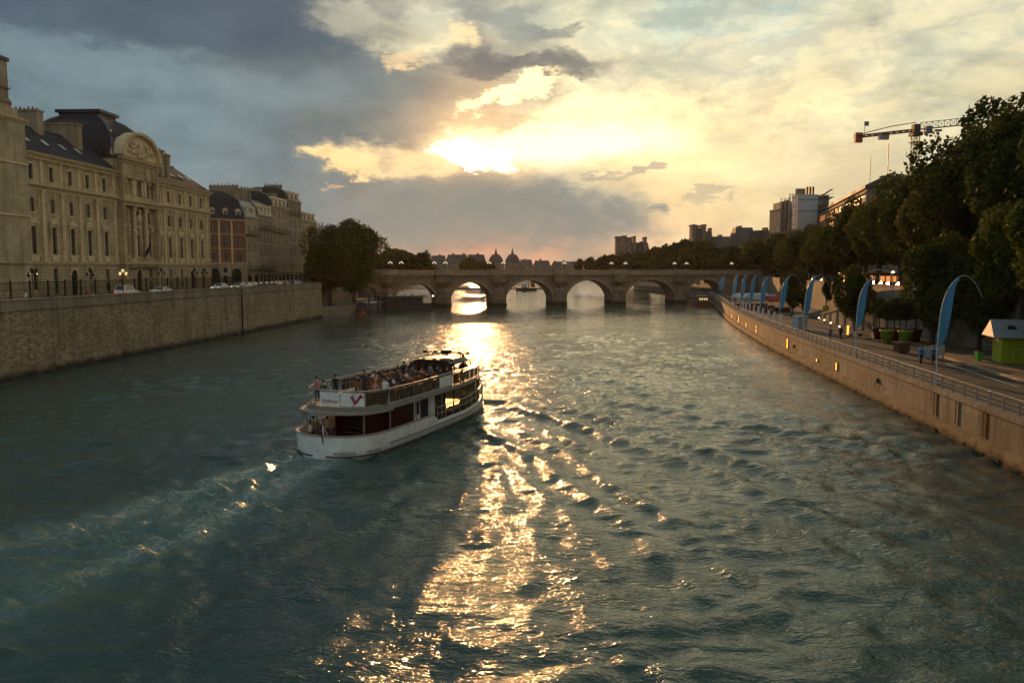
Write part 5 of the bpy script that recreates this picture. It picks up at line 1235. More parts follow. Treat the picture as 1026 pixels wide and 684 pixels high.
# wooden box on the asphalt and white boards
wbx = thing('wooden_box', 'brown slatted wooden box standing on the promenade by the kerb', 'box', at(905,86.5,PZ), R(10))
b = MB(); b.box(-.62,.62,-.5,.5,.08,1.05); b.build('box_body', plain('brown_boards',(.14,.075,.035),.7), wbx)
for k in range(4): b = MB(); b.box(-.66,.66,-.53,-.503,.12+k*.24,.31+k*.24); b.build('slat', bpy.data.materials['brown_boards'], wbx)
b = MB(); b.box(-.7,.7,-.56,.56,1.053,1.13); b.build('lid', bpy.data.materials['brown_boards'], wbx)
for px, d, w, lb in ((930,77.5,.75,'white board leaning behind the left blue-jacketed person'),(942,78.5,.7,'white board on the terrace behind the right blue-jacketed person')):
    t = thing('white_board', lb, 'board', at(px,d,PZ+.13), R(8)); b = MB(); b.box(-w,w,-.04,.04,.35,1.45); b.build('panel', M['offwhite'], t)
    for s in (-1,1): b = MB(); b.taper(s*w*.8,0,0,.36,.04,.25,.04,.04); b.build('foot', M['steel'], t)
bs = thing('bench', 'pale concrete bench block by the tree behind the two dark walkers', 'bench', at(858,107,PZ), R(15))
b = MB(); b.box(-1.0,1.0,-.3,.3,.38,.55); b.build('seat', M['offwhite'], bs)
for s in (-.75,.75): b = MB(); b.box(s-.12,s+.12,-.25,.25,0,.377); b.build('leg', M['coping'], bs)
gl_ = thing('post_lamp', 'short glowing yellow light column beside the two dark walkers', 'lamp', at(850.5,107,PZ)); b = MB(); b.cyl(0,0,.25,1.5,.13,.13,10); b.build('glow_surface', M['orange'], gl_); b = MB(); b.cyl(0,0,0,.247,.17,.17,10); b.cyl(0,0,1.503,1.58,.16,.16,10); b.build('base', M['iron'], gl_)
# small lights along the foot of the ramp wall
for i, (px, d) in enumerate([(818,146),(821,140),(826.5,134),(833,127),(842,119)]):
    t = thing('ground_lamp', f'{ordn[i]} small warm light at the foot of the ramp wall, counted from the left', 'lamp', at(px,d,PZ), 0, 'small lights at the foot of the ramp wall')
    b = MB(); b.cyl(0,0,0,.35,.09,.07,8); b.build('post', M['iron'], t); b = MB(); b.blob((0,0,.48),(.16,.16,.14),8,1,0); b.build('glow_surface', M['lamp'], t)
# kiosk
ki = thing('kiosk', 'small market kiosk with pale grey gabled roof and lime green door under the right trees', 'kiosk', (46.6, 75.6, PZ+.13), R(-14))
M['lime'] = plain('lime_door_paint', (.36,.42,.02), .5, var=.12); M['kwhite'] = plain('kiosk_white', (.30,.33,.35), .5, var=.08)
b = MB(); b.box(0,2.7,0,2.6,0,2.5); b.build('body', M['lime'], ki)
b = MB()
for k in range(1,4): b.box(k*.68-.02,k*.68+.02,-.03,-.003,.05,2.35)
b.box(-.03,2.73,-.05,-.003,2.36,2.5); b.build('door_frame', plain('lime_trim',(.26,.31,.02),.5), ki)
b = MB(); b.frus([(-.9,-.55,2.45),(3.0,-.55,2.45),(3.0,-.5,2.5),(-.9,-.5,2.5)],[(-.7,1.2,4.0),(3.2,1.2,4.0),(3.2,1.25,4.1),(-.7,1.25,4.1)])
b.frus([(-.9,3.0,2.45),(3.0,3.0,2.45),(3.0,2.95,2.5),(-.9,2.95,2.5)],[(-.7,1.3,4.0),(3.2,1.3,4.0),(3.2,1.25,4.1),(-.7,1.25,4.1)])
rfk = b.build('roof', M['kwhite'], ki)
b = MB(); b.add([(-.9,-.55,2.5),(-.9,3.0,2.5),(-.72,1.22,4.05)],[(0,1,2)]); b.add([(2.75,-.3,2.5),(2.75,2.8,2.5),(2.75,1.22,3.95)],[(0,1,2)]); b.build('gable', M['kwhite'], rfk)
b = MB(); b.blob((.9,.3,3.35),(.42,.06,.24),10,2,.3); b.build('roof_emblem', M['hull_dark'], rfk)
k2 = thing('market_stall', 'white draped stall with pitched canopy beside the lime door at the right edge', 'stall', (49.5, 74.6, PZ+.13), R(-14))
b = MB(); b.box(0,5,.3,2.8,0,2.0); b.build('drape', M['offwhite'], k2)
b = MB(); b.frus([(-.1,-.3,2.2),(5.2,-.3,2.2),(5.2,3.0,2.2),(-.1,3.0,2.2)],[(.2,1.2,3.7),(5.2,1.2,3.7),(5.2,1.5,3.7),(.2,1.5,3.7)]); b.build('canopy', M['kwhite'], k2)
for x in (.1,2.6): b = MB(); b.tube([(x,-.2,0),(x,-.2,2.2)],.05); b.build('pole', M['steel'], k2)
b = MB(); b.lathe(-.25,-.35,[(.42,0),(.25,.8),(.12,1.9),(.05,2.3)],10); b.build('tied_curtain', M['offwhite'], k2)
bn = thing('bin', 'small bright green bin left of the kiosk', 'bin', (45.4,77.2,PZ+.13)); b = MB(); b.taper(0,0,.05,.95,.22,.22,.28,.28); b.build('body', plain('green_bin',(.12,.5,.08),.5), bn); b = MB(); b.box(-.3,.3,-.3,.3,.953,1.03); b.build('lid', M['hull_dark'], bn)
# curved-arm lamp by second banner
al = thing('street_lamp', 'white modern lamp post with curved arm behind the second banner', 'street lamp', (54.2,114,8.3))
b = MB(); b.tube([(0,0,0),(0,0,2.6),(-.6,0,3.3),(-2.2,0,3.6),(-3.2,0,3.2)],.07,6); b.build('post', M['offwhite'], al); b = MB(); b.blob((0,0,3.2),(.25,.25,.15),8,1,0); b.build('glow_surface', M['lamp'], al)
# market awnings far along the quay
for i, (px, d, w, m, lb) in enumerate([(752,186,4.5,'offwhite','long white market tent far along the right promenade'),(763,176,3.5,'kwhite','pale market tent left of the red awning'),(779,168,3.2,None,'market stall with a red awning under the trees')]):
    t = thing('market_tent', lb, 'tent', at(px,d,PZ), R(12)); mm = M[m] if m else plain('red_awning',(.35,.03,.05),.7)
    b = MB(); b.frus([(-w,-1.6,2.5),(w,-1.6,2.5),(w,1.6,2.5),(-w,1.6,2.5)],[(-w+.4,-.2,3.4),(w-.4,-.2,3.4),(w-.4,.2,3.4),(-w+.4,.2,3.4)]); b.box(-w,w,-1.62,-1.603,2.2,2.5); b.build('canopy', mm, t)
    for s in (-1,1):
        for q_ in (-1.5,1.5): b = MB(); b.tube([(s*(w-.1),q_,0),(s*(w-.1),q_,2.5)],.05); b.build('pole', M['steel'], t)
    b = MB(); b.box(-w+.5,w-.5,-.5,.5,0,1.0); b.build('counter', M['barge_brown'], t)
# ------------------------------------------------------------------ cars
M['tail'] = plain('tail_light', (.5,.02,.02), .3, emit=(1,.05,.02), es=.6); M['head'] = plain('head_light', (.9,.85,.7), .2, emit=(1,.78,.45), es=.5)
M['hubs'] = plain('alloy', (.35,.35,.36), .35, .7)
def car_proto(name, label, paint, van=False, lights=True, group=None, loc=(0,0,0), rz=0):
    t = thing(name, label, 'van' if van else 'car', loc, rz, group)
    h = 1.85 if van else 1.45; pr = [(-2.1,.35),(2.1,.35),(2.15,.75),(1.95,.92),(1.05,1.0 if not van else 1.1),(.35,h-.05),(-.9 if not van else -1.9,h),(-1.75 if not van else -2.08,1.0),(-2.12,.9)]
    b = MB(); low = [(-2.12,.32),(2.12,.32),(2.18,.72),(1.95,.9),(.95,.98),(-1.75 if not van else -2.1,1.02),(-2.15,.85)]
    b.prism(low, 'y', -.86, .86)
    c = [(.92,.983),(.3,h-.04),(-.9 if not van else -1.85,h-.02),(-1.7 if not van else -2.05,1.023)]
    A = [(x,-.80,z) if z < 1.1 else (x,-.66,z) for x, z in c]; B = [(x,-y,z) for x, y, z in A]
    b.add(A+B, [(0,1,2,3),(7,6,5,4),(0,4,5,1),(1,5,6,2),(2,6,7,3),(3,7,4,0)])
    b.build('body', paint, t)
    g = MB()
    def lerp3(p, q_, k): return tuple(p[i]+(q_[i]-p[i])*k for i in range(3))
    def inset(P4, off):
        cx_ = [sum(p[i] for p in P4)/4 for i in range(3)]; return [tuple(cx_[i]+(p[i]-cx_[i])*.84+off[i] for i in range(3)) for p in P4]
    g.add(inset(A,(0,-.012,.02)),[(0,1,2,3)]); g.add(inset(B,(0,.012,.02)),[(0,1,2,3)]); g.add(inset([A[0],A[1],B[1],B[0]],(.02,0,.012)),[(0,1,2,3)]); g.add(inset([A[2],A[3],B[3],B[2]],(-.02,0,.012)),[(0,1,2,3)])
    g.build('windows', M['glass'], t)
    for sx in (-1.3,1.3):
        for sy in (-.84,.84):
            w = MB(); n = 14; vs = [(sx+.33*math.cos(2*math.pi*i/n), sy-.1, .33+.33*math.sin(2*math.pi*i/n)) for i in range(n)]+[(sx+.33*math.cos(2*math.pi*i/n), sy+.1, .33+.33*math.sin(2*math.pi*i/n)) for i in range(n)]
            w.add(vs, [(i,(i+1)%n,n+(i+1)%n,n+i) for i in range(n)]+[tuple(range(n)),tuple(range(2*n-1,n-1,-1))]); wo = w.build('wheel', M['rubber'], t)
    for s in (-.62,.62):
        b = MB(); b.box(2.14,2.2,s-.17,s+.17,.6,.78); b.build('headlight', M['head'] if lights else M['glass'], t)
        b = MB(); b.box(-2.19,-2.13,s-.15,s+.15,.72,.9); b.build('taillight', M['tail'], t)
    return t
P_ = {k: plain(k+'_car_paint', v, .25, .0, .04, .5) for k, v in {'white':(.7,.7,.7),'silver':(.4,.41,.42),'black':(.02,.02,.022),'red':(.25,.02,.02),'blue':(.03,.05,.14)}.items()}
def lane(px, off=4.5):
    a = (px-513)/F; d = (-60.4-off)/(a-.0694); return (a*d, d, GZ)
van = car_proto('parked_van', 'white van behind the lamp post in front of the palace', P_['white'], True, False, loc=lane(128,6), rz=PA); van.location.z = GZ+.12
c2_ = car_proto('parked_car', 'small white car near the palace main door', P_['white'], False, False, loc=lane(162,6), rz=PA+math.pi)
CG = 'cars queuing along the left quay in front of the row of houses'
protos = {}; names = ['white','silver','black','red','blue']
spots = [(221,'white'),(240,'silver'),(247,'white'),(252.5,'silver'),(258,'black'),(264,'blue'),(269,'black'),(273.5,'red'),(278,'white'),(282.5,'red'),(286.5,'silver'),(290.5,'black'),(294.5,'white'),(298.5,'silver'),(302.5,'black'),(306.5,'red')]
for i, (px, c) in enumerate(spots):
    lb = f'{c} car, number {i+1} from the left in the line along the left quay wall' if False else f'{c} car in the line above the left quay wall, ' + (ordn[i] if i < 15 else 'last')+' from the left'
    lc = lane(px, 3.4); lc = (lc[0], lc[1], GZ+.25)
    if c not in protos: protos[c] = car_proto('parked_car', lb, P_[c], False, True, CG, lc, PA+math.pi)
    else: dup(protos[c], lc, PA+math.pi, lb)
# traffic on the upper right quay
uc = [(799,196,'silver'),(809,186,'white'),(827,166,'red'),(836,160,'black'),(845,156,'blue'),(857,150,'black'),(868,146,'black'),(880,142,'red'),(893,137,'blue'),(903,133,'black')]
for i, (px, d, c) in enumerate(uc):
    x = (px-513)/F*d; dup(protos[c], (max(x, wx_(d)+3.0), d, UZ+.0), R(78) if i % 2 else R(-102), f'{c} car on the upper right quay, {ordn[i]} from the left behind the parapet')['group'] = 'cars on the upper right quay'
# low boxes with emissive panels, put in for the orange strip up here
SHG = 'orange glowing boxes beneath the upper trees'
M['glow'] = plain('orange_panel_glow', (.6,.25,.08), .6, var=.3, scale=2, emit=(1,.36,.10), es=.55)
for i, (px, d, w) in enumerate([(832,172,2.6),(846,168,2.2),(860,163,3.0),(874,158,2.0),(893,150,2.2)]):
    x = max((px-513)/F*d, wx_(d)+6)
    t = thing('glow_box', f'low box with glowing orange panels under the upper trees, {ordn[i]} from the left', 'stall', (x,d,UZ), R(-15), SHG)
    b = MB(); b.box(-w,w,0,2.5,0,2.6); b.box(-w-.2,w+.2,-.6,2.6,2.603,2.85); b.build('body', M['barge_brown'], t)
    for k in range(int(w*2/1.0)): b = MB(); b.box(-w+.1+k,-w+.85+k,-.05,-.003,.9,2.3); b.build('window', M['glow'], t)
# ------------------------------------------------------------------ quay furniture: road sign
sg = thing('road_sign', 'small yellow square sign on a post against the ramp wall', 'sign', at(827.5,130,PZ)); b = MB(); b.tube([(0,0,0),(0,0,2.6)],.05); b.build('post', M['steel'], sg); b = MB(); b.box(-.5,.5,-.06,-.0,2.2,3.1); b.build('panel', plain('yellow_sign',(.40,.36,.05),.5), sg)
# ------------------------------------------------------------------ the river tour boat (local frame: X towards the bow, Y to port, Z up)
bt = thing('tour_boat', 'white hulled river tour boat crowded with passengers on its open upper deck', 'boat', tuple(BO), BH)
M['hullw'] = plain('white_hull_paint', (.80,.84,.84), .35, var=.13, scale=1.1, spec=.5)
M['deckred'] = plain('dark_red_panels', (.055,.006,.006), .45, var=.2); M['deckgrey'] = plain('grey_deck', (.22,.22,.21), .7); M['fascia'] = plain('pale_deck_fascia', (.27,.245,.21), .5, var=.12, scale=1.5)
M['tan'] = plain('brown_smoked_panels', (.075,.05,.030), .25, var=.2, spec=.6); M['wood'] = plain('varnished_wood', (.20,.09,.035), .4); M['redline'] = plain('red_rubbing_strake', (.16,.015,.015), .5)
HW = [(-.9,.5),(-.85,.85),(-.7,1.35),(-.45,1.85),(-.1,2.3),(.4,2.68),(1.0,2.94),(1.7,3.1),(2.5,3.2),(6,3.3),(14,3.25),(17.5,2.85),(20,2.15),(22,1.25),(23.4,.5),(24.1,.06)]
hw = lambda x: lerp_line(HW, x)
sheer = lambda x: (1.45 if x < 8.5 else 1.45-.58*min(1,(x-8.5)/.8)) + (0 if x < 14 else 1.0*((x-14)/10)**1.8)
XS = [-.9,-.85,-.7,-.45,-.1,.4,1,1.7,2.5,4,5,6,7.2,8.5,8.9,9.3,10.5,12,14,15.5,17.5,19,20,21,22,22.8,23.4,24.1]
b = MB()
lv = lambda x: [(.72,-.5),(.93,.05),(.985,.5),(1,sheer(x)-.12),(1,sheer(x))]
path_ = [(x,-1) for x in reversed(XS)]+[(x,1) for x in XS]; K = 7; vs = []
for x, s in path_:
    for k, z in lv(x): vs.append((x+(.35*(1-k) if x < 2 else 0), s*hw(x)*k, z))
    vs += [(x+(.12 if x < 2 else 0), s*max(.02,hw(x)-.12), sheer(x)), (x+(.12 if x < 2 else 0), s*max(.02,hw(x)-.14), .55)]
b.add(vs, [(k*K+j, k*K+j+1, (k+1)*K+j+1, (k+1)*K+j) for k in range(len(path_)-1) for j in range(K-1)])
hull = b.build('hull', M['hullw'], bt, False)
for p in hull.data.polygons: p.use_smooth = True
hull.data.set_sharp_from_angle(angle=R(38))
b = MB(); n = len(XS); vs = [(x,hw(x)-.1,.56) for x in XS]+[(x,-hw(x)+.1,.56) for x in XS]; b.add(vs, [(i,i+1,n+i+1,n+i) for i in range(n-1)]); b.build('lower_deck', M['deckred'], bt)
for s in (1,-1):
    b = MB(); b.tube([(x,s*(hw(x)+.03),sheer(x)+.02) for x in XS if x < 8.6], .055, 6); b.tube([(x,s*(hw(x)+.02),.62+(.5*((x-14)/10)**2 if x > 14 else 0)) for x in XS if x > 2], .06, 6); b.build('rub_rail', M['fascia'], bt)
    b = MB(); b.tube([(x,s*(hw(x)*.985+.0),.16) for x in XS], .05, 6); b.build('strake', M['hull_dark'], bt)
b = MB(); b.tube([(-.92,y,sheer(0)+.02) for y in (-.5,0,.5)], .055, 6); b.build('rub_rail', M['fascia'], bt)
# forward bulwark railing
for s in (1,-1):
    b = MB(); L_ = [x for x in XS if x >= 8.9]
    b.tube([(x,s*(hw(x)-.08),sheer(x)+.95-(0 if x < 22 else .2)) for x in L_], .04, 6); b.tube([(x,s*(hw(x)-.08),sheer(x)+.5) for x in L_], .02, 5)
    for x in np.arange(9.3,24,1.3): b.tube([(x,s*(hw(x)-.08),sheer(x)-.05),(x,s*(hw(x)-.08),sheer(x)+.95-(0 if x < 22 else .2))], .03, 5)
    b.build('side_railing', M['steel'], bt)
# cabin under the upper deck
b = MB(); b.box(4.2,12.6,-2.25,2.25,.565,2.85); cab = b.build('cabin', M['deckred'], bt)
def panel(x0, x1, mat, name, z0=.6, z1=2.8, y=-2.28):
    for s in (1,-1):
        b = MB(); yy = y if s == 1 else -y; b.box(x0,x1,min(yy,yy-s*.0)-.02,max(yy,yy)+.02,z0,z1); b.build(name, mat, cab)
panel(7.4,8.3,M['hullw'],'white_panel'); panel(9.6,10.6,M['hullw'],'white_panel'); panel(10.7,12.5,M['hull_dark'],'doorway'); panel(8.4,9.5,M['hull_dark'],'doorway')
b = MB(); b.box(7.55,8.15,-2.32,-2.303,1.5,2.4); b.build('window', M['glass'], cab)
for y0 in (-1.2,.5): b = MB(); b.box(4.15,4.197,y0,y0+1.0,1.3,2.4); b.build('window', M['glass'], cab)
# glazed forward saloon
gm, gt, gp = newmat('saloon_glass'); gp.inputs['Base Color'].default_value = (.62,.55,.36,1); gp.inputs['Roughness'].default_value = .05; gp.inputs['Transmission Weight'].default_value = .85; gp.inputs['IOR'].default_value = 1.1
for s in (1,-1):
    for k in range(5):
        x0 = 12.7+k*1.3; x1 = x0+1.22; w0, w1 = min(2.25,hw(x0)-.5), min(2.25,hw(x1)-.5)
        b = MB(); b.frus([(x0,s*w0,.8),(x1,s*w1,.8),(x1,s*(w1+.02),.8),(x0,s*(w0+.02),.8)],[(x0,s*w0,2.8),(x1,s*w1,2.8),(x1,s*(w1+.02),2.8),(x0,s*(w0+.02),2.8)]); b.build('saloon_window', gm, bt)
        b = MB(); b.box(x1,x1+.07,s*w1-.05,s*w1+.05,.57,2.84); b.build('mullion', M['hull_dark'], bt)
b = MB(); b.box(12.65,19.1,-1.6,1.6,.57,.95); b.build('saloon_bench', M['wood'], bt)
# stern stairs
for k in range(7): b = MB(); b.box(1.9+k*.3,2.25+k*.3,-1.7,.5,.75+k*.30,.82+k*.30); b.build('stair_tread', M['hull_dark'], bt)
for y in (.5,-1.76): b = MB(); b.box(1.85,4.1,y,y+.06,.57,2.8); b.build('stair_side', M['deckred'], bt)
# upper deck
UD = [(.7,1.2),(1.0,1.9),(1.6,2.55),(2.8,3.0),(6,3.2),(14,3.15),(17.5,2.75),(19.5,2.1),(21,1.2),(21.8,.3)]
ud = lambda x: lerp_line(UD, x)
UXS = [.7,.8,1.0,1.3,1.6,2.1,2.8,4,6,8,10,12,14,16,17.5,18.5,19.5,20.3,21,21.8]
zu = lambda x: 2.88+.0*x
def slab(name, o, z0, z1, mat):
    b = MB(); n = len(UXS); P1 = [(x,ud(x)+o) for x in UXS]+[(x,-ud(x)-o) for x in reversed(UXS)]
    b.prism(P1, 'z', z0, z1); return b.build(name, mat, bt)
slab('upper_deck_fascia', .12, 2.80, 2.98, M['fascia']); slab('upper_deck', -.05, 2.983, 3.06, M['deckgrey'])
b = MB(); P1 = [(-.15,1.0),(.1,1.8),(.7,2.6),(1.8,3.1),(3,3.2),(3,-3.2),(1.8,-3.1),(.7,-2.6),(.1,-1.8),(-.15,-1.0)]; b.prism(P1,'z',2.70,2.797); b.build('stern_canopy', M['fascia'], bt)
for x, y in ((.9,2.2),(.9,-2.2),(3.0,-2.9),(3.0,2.9),(6.5,-2.95),(6.5,2.95),(10.5,-2.95),(10.5,2.95)): b = MB(); b.tube([(x,y,.6),(x,y,2.75)],.05,6); b.build('deck_post', M['steel'], bt)
RX = [x for x in UXS if x >= .8 and x <= 20.3]; RZT = 4.12
for s in (1,-1):
    b = MB(); b.tube([(x,s*(ud(x)-.06),RZT) for x in RX], .04, 6); b.tube([(x,s*(ud(x)-.06),3.15) for x in RX], .03, 5)
    if s == 1: b.tube([(x,s*(ud(x)-.06),3.65) for x in RX], .02, 5)
    for x in np.arange(1.3,20,1.15): b.tube([(x,s*(ud(x)-.06),3.05),(x,s*(ud(x)-.06),RZT)], .028, 5)
    b.build('upper_railing', M['steel'], bt)
b = MB(); b.tube([(.8,y,RZT) for y in np.linspace(-1.5,1.5,5)], .04, 6)
for y in (-1.5,-.75,0,.75,1.5): b.tube([(.8,y,3.05),(.8,y,RZT)], .028, 5)
b.tube([(.8,-1.5,RZT),(.8,-1.5,4.3)],.03,5); b.build('upper_railing', M['steel'], bt)
px_ = [x for x in np.arange(2.9,19.5,1.15)]
for k, (x0, x1) in enumerate(zip(px_, px_[1:])):
    if True:
        for s in (-1,1):
            if s == 1 and x0 < 6: continue
            w0, w1 = s*(ud(x0)-.06), s*(ud(x1)-.06)
            mat = M['hullw'] if (k in (6,7) and s == -1) else M['tan']
            b = MB(); b.frus([(x0+.05,w0-.012,3.2),(x1-.05,w1-.012,3.2),(x1-.05,w1+.012,3.2),(x0+.05,w0+.012,3.2)],[(x0+.05,w0-.012,3.95),(x1-.05,w1-.012,3.95),(x1-.05,w1+.012,3.95),(x0+.05,w0+.012,3.95)]); b.build('railing_panel', mat, bt)
# two white banners on the stern rail
def wtext(txt, size, mat, parent, name, shear=0, ext=.004):
    cu = bpy.data.curves.new('t', 'FONT'); cu.body = txt; cu.size = size; cu.shear = shear; cu.extrude = ext; cu.align_x = 'CENTER'; cu.align_y = 'CENTER'
    o = bpy.data.objects.new('t', cu); COL.objects.link(o); dg = bpy.context.evaluated_depsgraph_get(); me = bpy.data.meshes.new_from_object(o.evaluated_get(dg)); bpy.data.objects.remove(o); bpy.data.curves.remove(cu)
    me.materials.clear(); me.materials.append(mat); return obj(name, me, None, parent)
M['redink'] = plain('red_lettering', (.40,.03,.05), .6); M['greyink'] = plain('dark_lettering', (.09,.10,.11), .6)
def stern_panel(p0, p1, z0, z1):
    p0 = Vector(p0); p1 = Vector(p1); W = (p1-p0).length; d = (p1-p0)/W
    e = obj('banner', MB().box(0,W,-.02,.02,0,z1-z0).mesh('banner', M['hullw']), None, bt)
    e.location = (p0.x,p0.y,z0); e.rotation_euler = (0,0,math.atan2(d.y,d.x)); return e, W
# facing astern: viewer sees port (left) to starboard (right)
e1, W1 = stern_panel((.68,.95,0),(.68,-.52,0),3.14,4.0)
tx = wtext('Vedettes', .36, M['redink'], e1, 'lettering', .35); tx.rotation_euler = (R(90),0,0); tx.location = (W1/2,-.03,.30)
e2, W2 = stern_panel((.68,-.64,0),(1.12,-2.12,0),3.14,4.0)
b = MB(); b.prism([(.62,.62),(.80,.70),(.98,.34),(1.30,.80),(1.45,.74),(1.02,.14),(.90,.14)],'y',-.04,-.023); b.prism([(1.22,.60),(1.55,.66),(1.52,.56),(1.24,.52)],'y',-.04,-.023); b.build('logo', M['redink'], e2)
e3, W3 = stern_panel((1.2,-2.18,0),(2.6,-2.96,0),3.14,4.0); e3.name = 'railing_panel'; e3.data.materials.clear(); e3.data.materials.append(M['tan'])
# registration on the hull, just above the water on the stern
sp_ = [Vector((x+.01, -hw(x)*.97)) for x in [-.9,-.85,-.7,-.45,-.1,.4,1,1.7,2.5,4,6]]
def wrap(txt, size, mid):
    o = wtext(txt, size, M['greyink'], hull, 'lettering', 0, .002); me = o.data
    for v in me.vertices:
        s0 = mid+v.co.x; acc = 0
        for p, q_ in zip(sp_, sp_[1:]):
            L = (q_-p).length
            if acc+L >= s0 or q_ is sp_[-1]:
                d = (q_-p).normalized(); n_ = Vector((d.y, -d.x)); pos = p+d*(s0-acc)+n_*(.035+v.co.z); v.co = (pos.x, pos.y, .36+v.co.y); break
            acc += L
wrap('BOURGEOIS', .26, 1.25); wrap('P011545F', .30, 3.3)
# ensign on a slanted staff
b = MB(); b.tube([(-.2,-.25,1.3),(-1.2,-.35,2.5)], .03, 6); en = b.build('flag_staff', M['hullw'], bt)
for k, m in enumerate((cloth('navy',(.025,.04,.09)), M['hullw'], cloth('ensignred',(.4,.02,.03)))):
    b = MB(); z = 2.35-k*.0; vs = []
    for i in range(4):
        for j in range(2): vs.append((-1.12+.16*k+.16*j+.02*math.sin(i+k), -.34+.07*math.sin(i*1.7+k), 2.35-.0-.42*i-.12*(k+j)*1))
    b.add(vs, [(i*2,i*2+1,i*2+3,i*2+2) for i in range(3)]); b.build('flag_stripe', m, en)
# wheelhouse screen, light bar, mast
b = MB(); 
for x in (14.6,17.6):
    b.tube([(x,-2.1,3.06),(x,-2.0,4.35),(x,-1.4,4.6),(x,1.4,4.6),(x,2.0,4.35),(x,2.1,3.06)], .06, 6)
for y in (-1.4,0,1.4): b.tube([(14.6,y,4.6),(17.6,y,4.6)], .05, 6)
b.build('canopy_frame', M['iron'], bt)
b = MB(); b.add([(14.55,-1.9,3.1),(14.55,1.9,3.1),(14.55,1.9,4.3),(14.55,1.3,4.55),(14.55,-1.3,4.55),(14.55,-1.9,4.3)],[(0,1,2,3,4,5)]); b.build('screen', M['glass'], bt)
b = MB(); b.prism([(-1.9,4.35),(-1.3,4.61),(1.3,4.61),(1.9,4.35),(1.9,4.41),(1.3,4.68),(-1.3,4.68),(-1.9,4.41)],'x',14.7,17.5); b.build('canopy_roof', M['hull_dark'], bt)
b = MB(); b.tube([(17.2,-2.2,4.95),(17.2,2.2,4.95)],.05,6)
for y in (-2.0,-1.2,1.0,2.0): b.box(17.1,17.35,y-.12,y+.12,4.98,5.15)
b.tube([(17.2,-1.3,4.65),(17.2,-1.3,4.95)],.04); b.tube([(17.2,1.3,4.65),(17.2,1.3,4.95)],.04); b.box(16.9,17.5,-.35,.35,4.9,5.25); b.build('light_bar', M['iron'], bt)
b = MB(); b.tube([(20.6,0,3.06),(20.7,0,4.9)],.05); b.tube([(20.7,-.4,4.5),(20.7,.4,4.5)],.03); b.blob((20.6,0,3.4),(.5,.45,.35),8,3,.1); b.build('bow_mast', M['iron'], bt)
b = MB(); b.blob((21.4,-.1,2.15),(1.2,.95,1.05),12,9,.06); b.build('canvas_cover', plain('rust_red_canvas',(.22,.06,.03),.8), bt, True)
for k in range(7):
    for y in (-1.5,.0,1.5):
        b = MB(); x = 6.3+k*1.15; b.box(x,x+.42,y-.62,y+.62,3.42,3.48); b.box(x-.06,x,y-.62,y+.62,3.42,3.9); b.box(x+.1,x+.3,y-.5,y-.42,3.063,3.42); b.box(x+.1,x+.3,y+.42,y+.5,3.063,3.42); b.build('deck_bench', M['wood'], bt)
# life rings
for x, y in ((13,-3.25),): 
    b = MB(); n = 12; b.tube([(x+.3*math.cos(2*math.pi*i/n), y, 3.55+.3*math.sin(2*math.pi*i/n)) for i in range(n+1)],.07,6); b.build('life_ring', cloth('orange',(.5,.18,.04)), bt)
bw = Matrix.Translation(BO) @ Matrix.Rotation(BH,4,'Z')
PGp = 'passengers on the upper deck of the tour boat'
def pas(label, pose, top, bot, x, y, z, rz, group=PGp, s=.98, hair='hair'):
    return person(label, pose, top, bot, bw @ Vector((x,y,z)), BH-R(90)+rz, group, s, hair)
pas('passenger in a white shirt standing with back turned at the starboard rail above the banners', 'stand','white','denim', 3.3,-2.4,3.06, 0)
pas('passenger in white alone at the port stern corner of the upper deck, looking back', 'stand','pink','denim', 2.1,2.2,3.06, R(160))
pas('passenger in black by the port rail, second from the stern', 'stand','black','black', 3.4,1.6,3.06, R(30))
pas('passenger in dark green crouched on a seat near the stern port rail', 'sit','green','denim', 3.0,2.3,3.0, R(60))
pas('seated passenger in pink just behind the white-shirted one', 'sit','pink','navy', 4.3,-1.0,3.0, 0, hair='hairb')
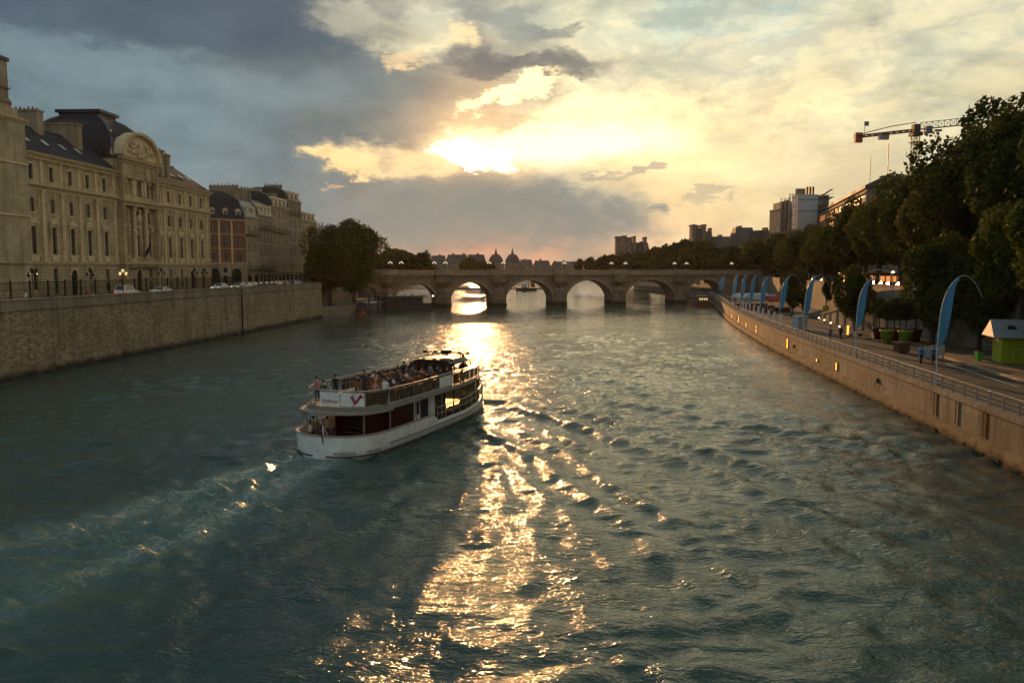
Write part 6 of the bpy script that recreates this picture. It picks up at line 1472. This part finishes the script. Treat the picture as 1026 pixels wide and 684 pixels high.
pas('passenger in navy standing right beside the white-shirted one', 'stand','navy','black', 4.6,-1.9,3.06, R(10))
cols = ['black','brown','red','black','beige','navy','white','brown','navy','grey']; i = 0
rows_ = ['aftmost','second','third','fourth','fifth','sixth','seventh']
seats = {-1.9:'at the starboard end',-1.1:'right of centre on the starboard bench',-.35:'left seat of the middle bench',.4:'right seat of the middle bench',1.1:'inner seat of the port bench',1.9:'at the port end'}
for k in range(7):
    for y, sn in seats.items():
        i += 1
        if (i*7) % 10 < 1: continue
        c = cols[(i*3+k) % len(cols)]
        st = (k*5+i) % 5 == 0
        pas(f'{"standing" if st else "seated"} passenger in {c}, {sn}, {rows_[k]} bench row', 'stand' if st else 'sit', c, ['denim','black','navy'][i%3], 6.55+k*1.15-(.35 if st else 0), y+.03*math.sin(i), 3.06 if st else 3.0, R(random.uniform(-35,35)), hair='hair' if i % 4 else 'hairb')
pas('person in dark red steering side of the screen, foremost on the upper deck', 'stand','brown','black', 17.9,-1.2,3.06, 0)
pas('passenger in black leaning by the forward screen', 'stand','black','denim', 14.2,-1.9,3.06, R(20))
pas('passenger in orange standing right behind the bow mast', 'stand','orange','black', 18.6,.6,3.06, R(30))
SG = 'people on the lower stern deck of the tour boat'
pas('passenger in grey standing at the port side of the lower stern deck', 'stand','grey','black', .95,1.7,.57, R(120), SG)
pas('passenger in white seated low at the port stern corner', 'sit','white','denim', 1.3,2.2,.5, R(150), SG)
pas('passenger in beige standing by the stairs on the lower stern deck', 'stand','beige','navy', 1.35,.9,.57, R(200), SG)
# ------------------------------------------------------------------ evening haze
hz = MB().box(-900, 900, -80, 1600, -4.2, 75).mesh('haze'); hm, ht, hp = newmat('haze_air')
ht.n.remove(hp); pv_ = ht.node('ShaderNodeVolumePrincipled'); pv_.inputs['Color'].default_value = (.9,.85,.78,1); pv_.inputs['Density'].default_value = .00003; pv_.inputs['Anisotropy'].default_value = .55
ht.l.new(pv_.outputs[0], ht.n['Material Output'].inputs['Volume'])
hz.materials.append(hm); tag(obj('haze', hz), 'thin warm evening haze over the river', kind='stuff')
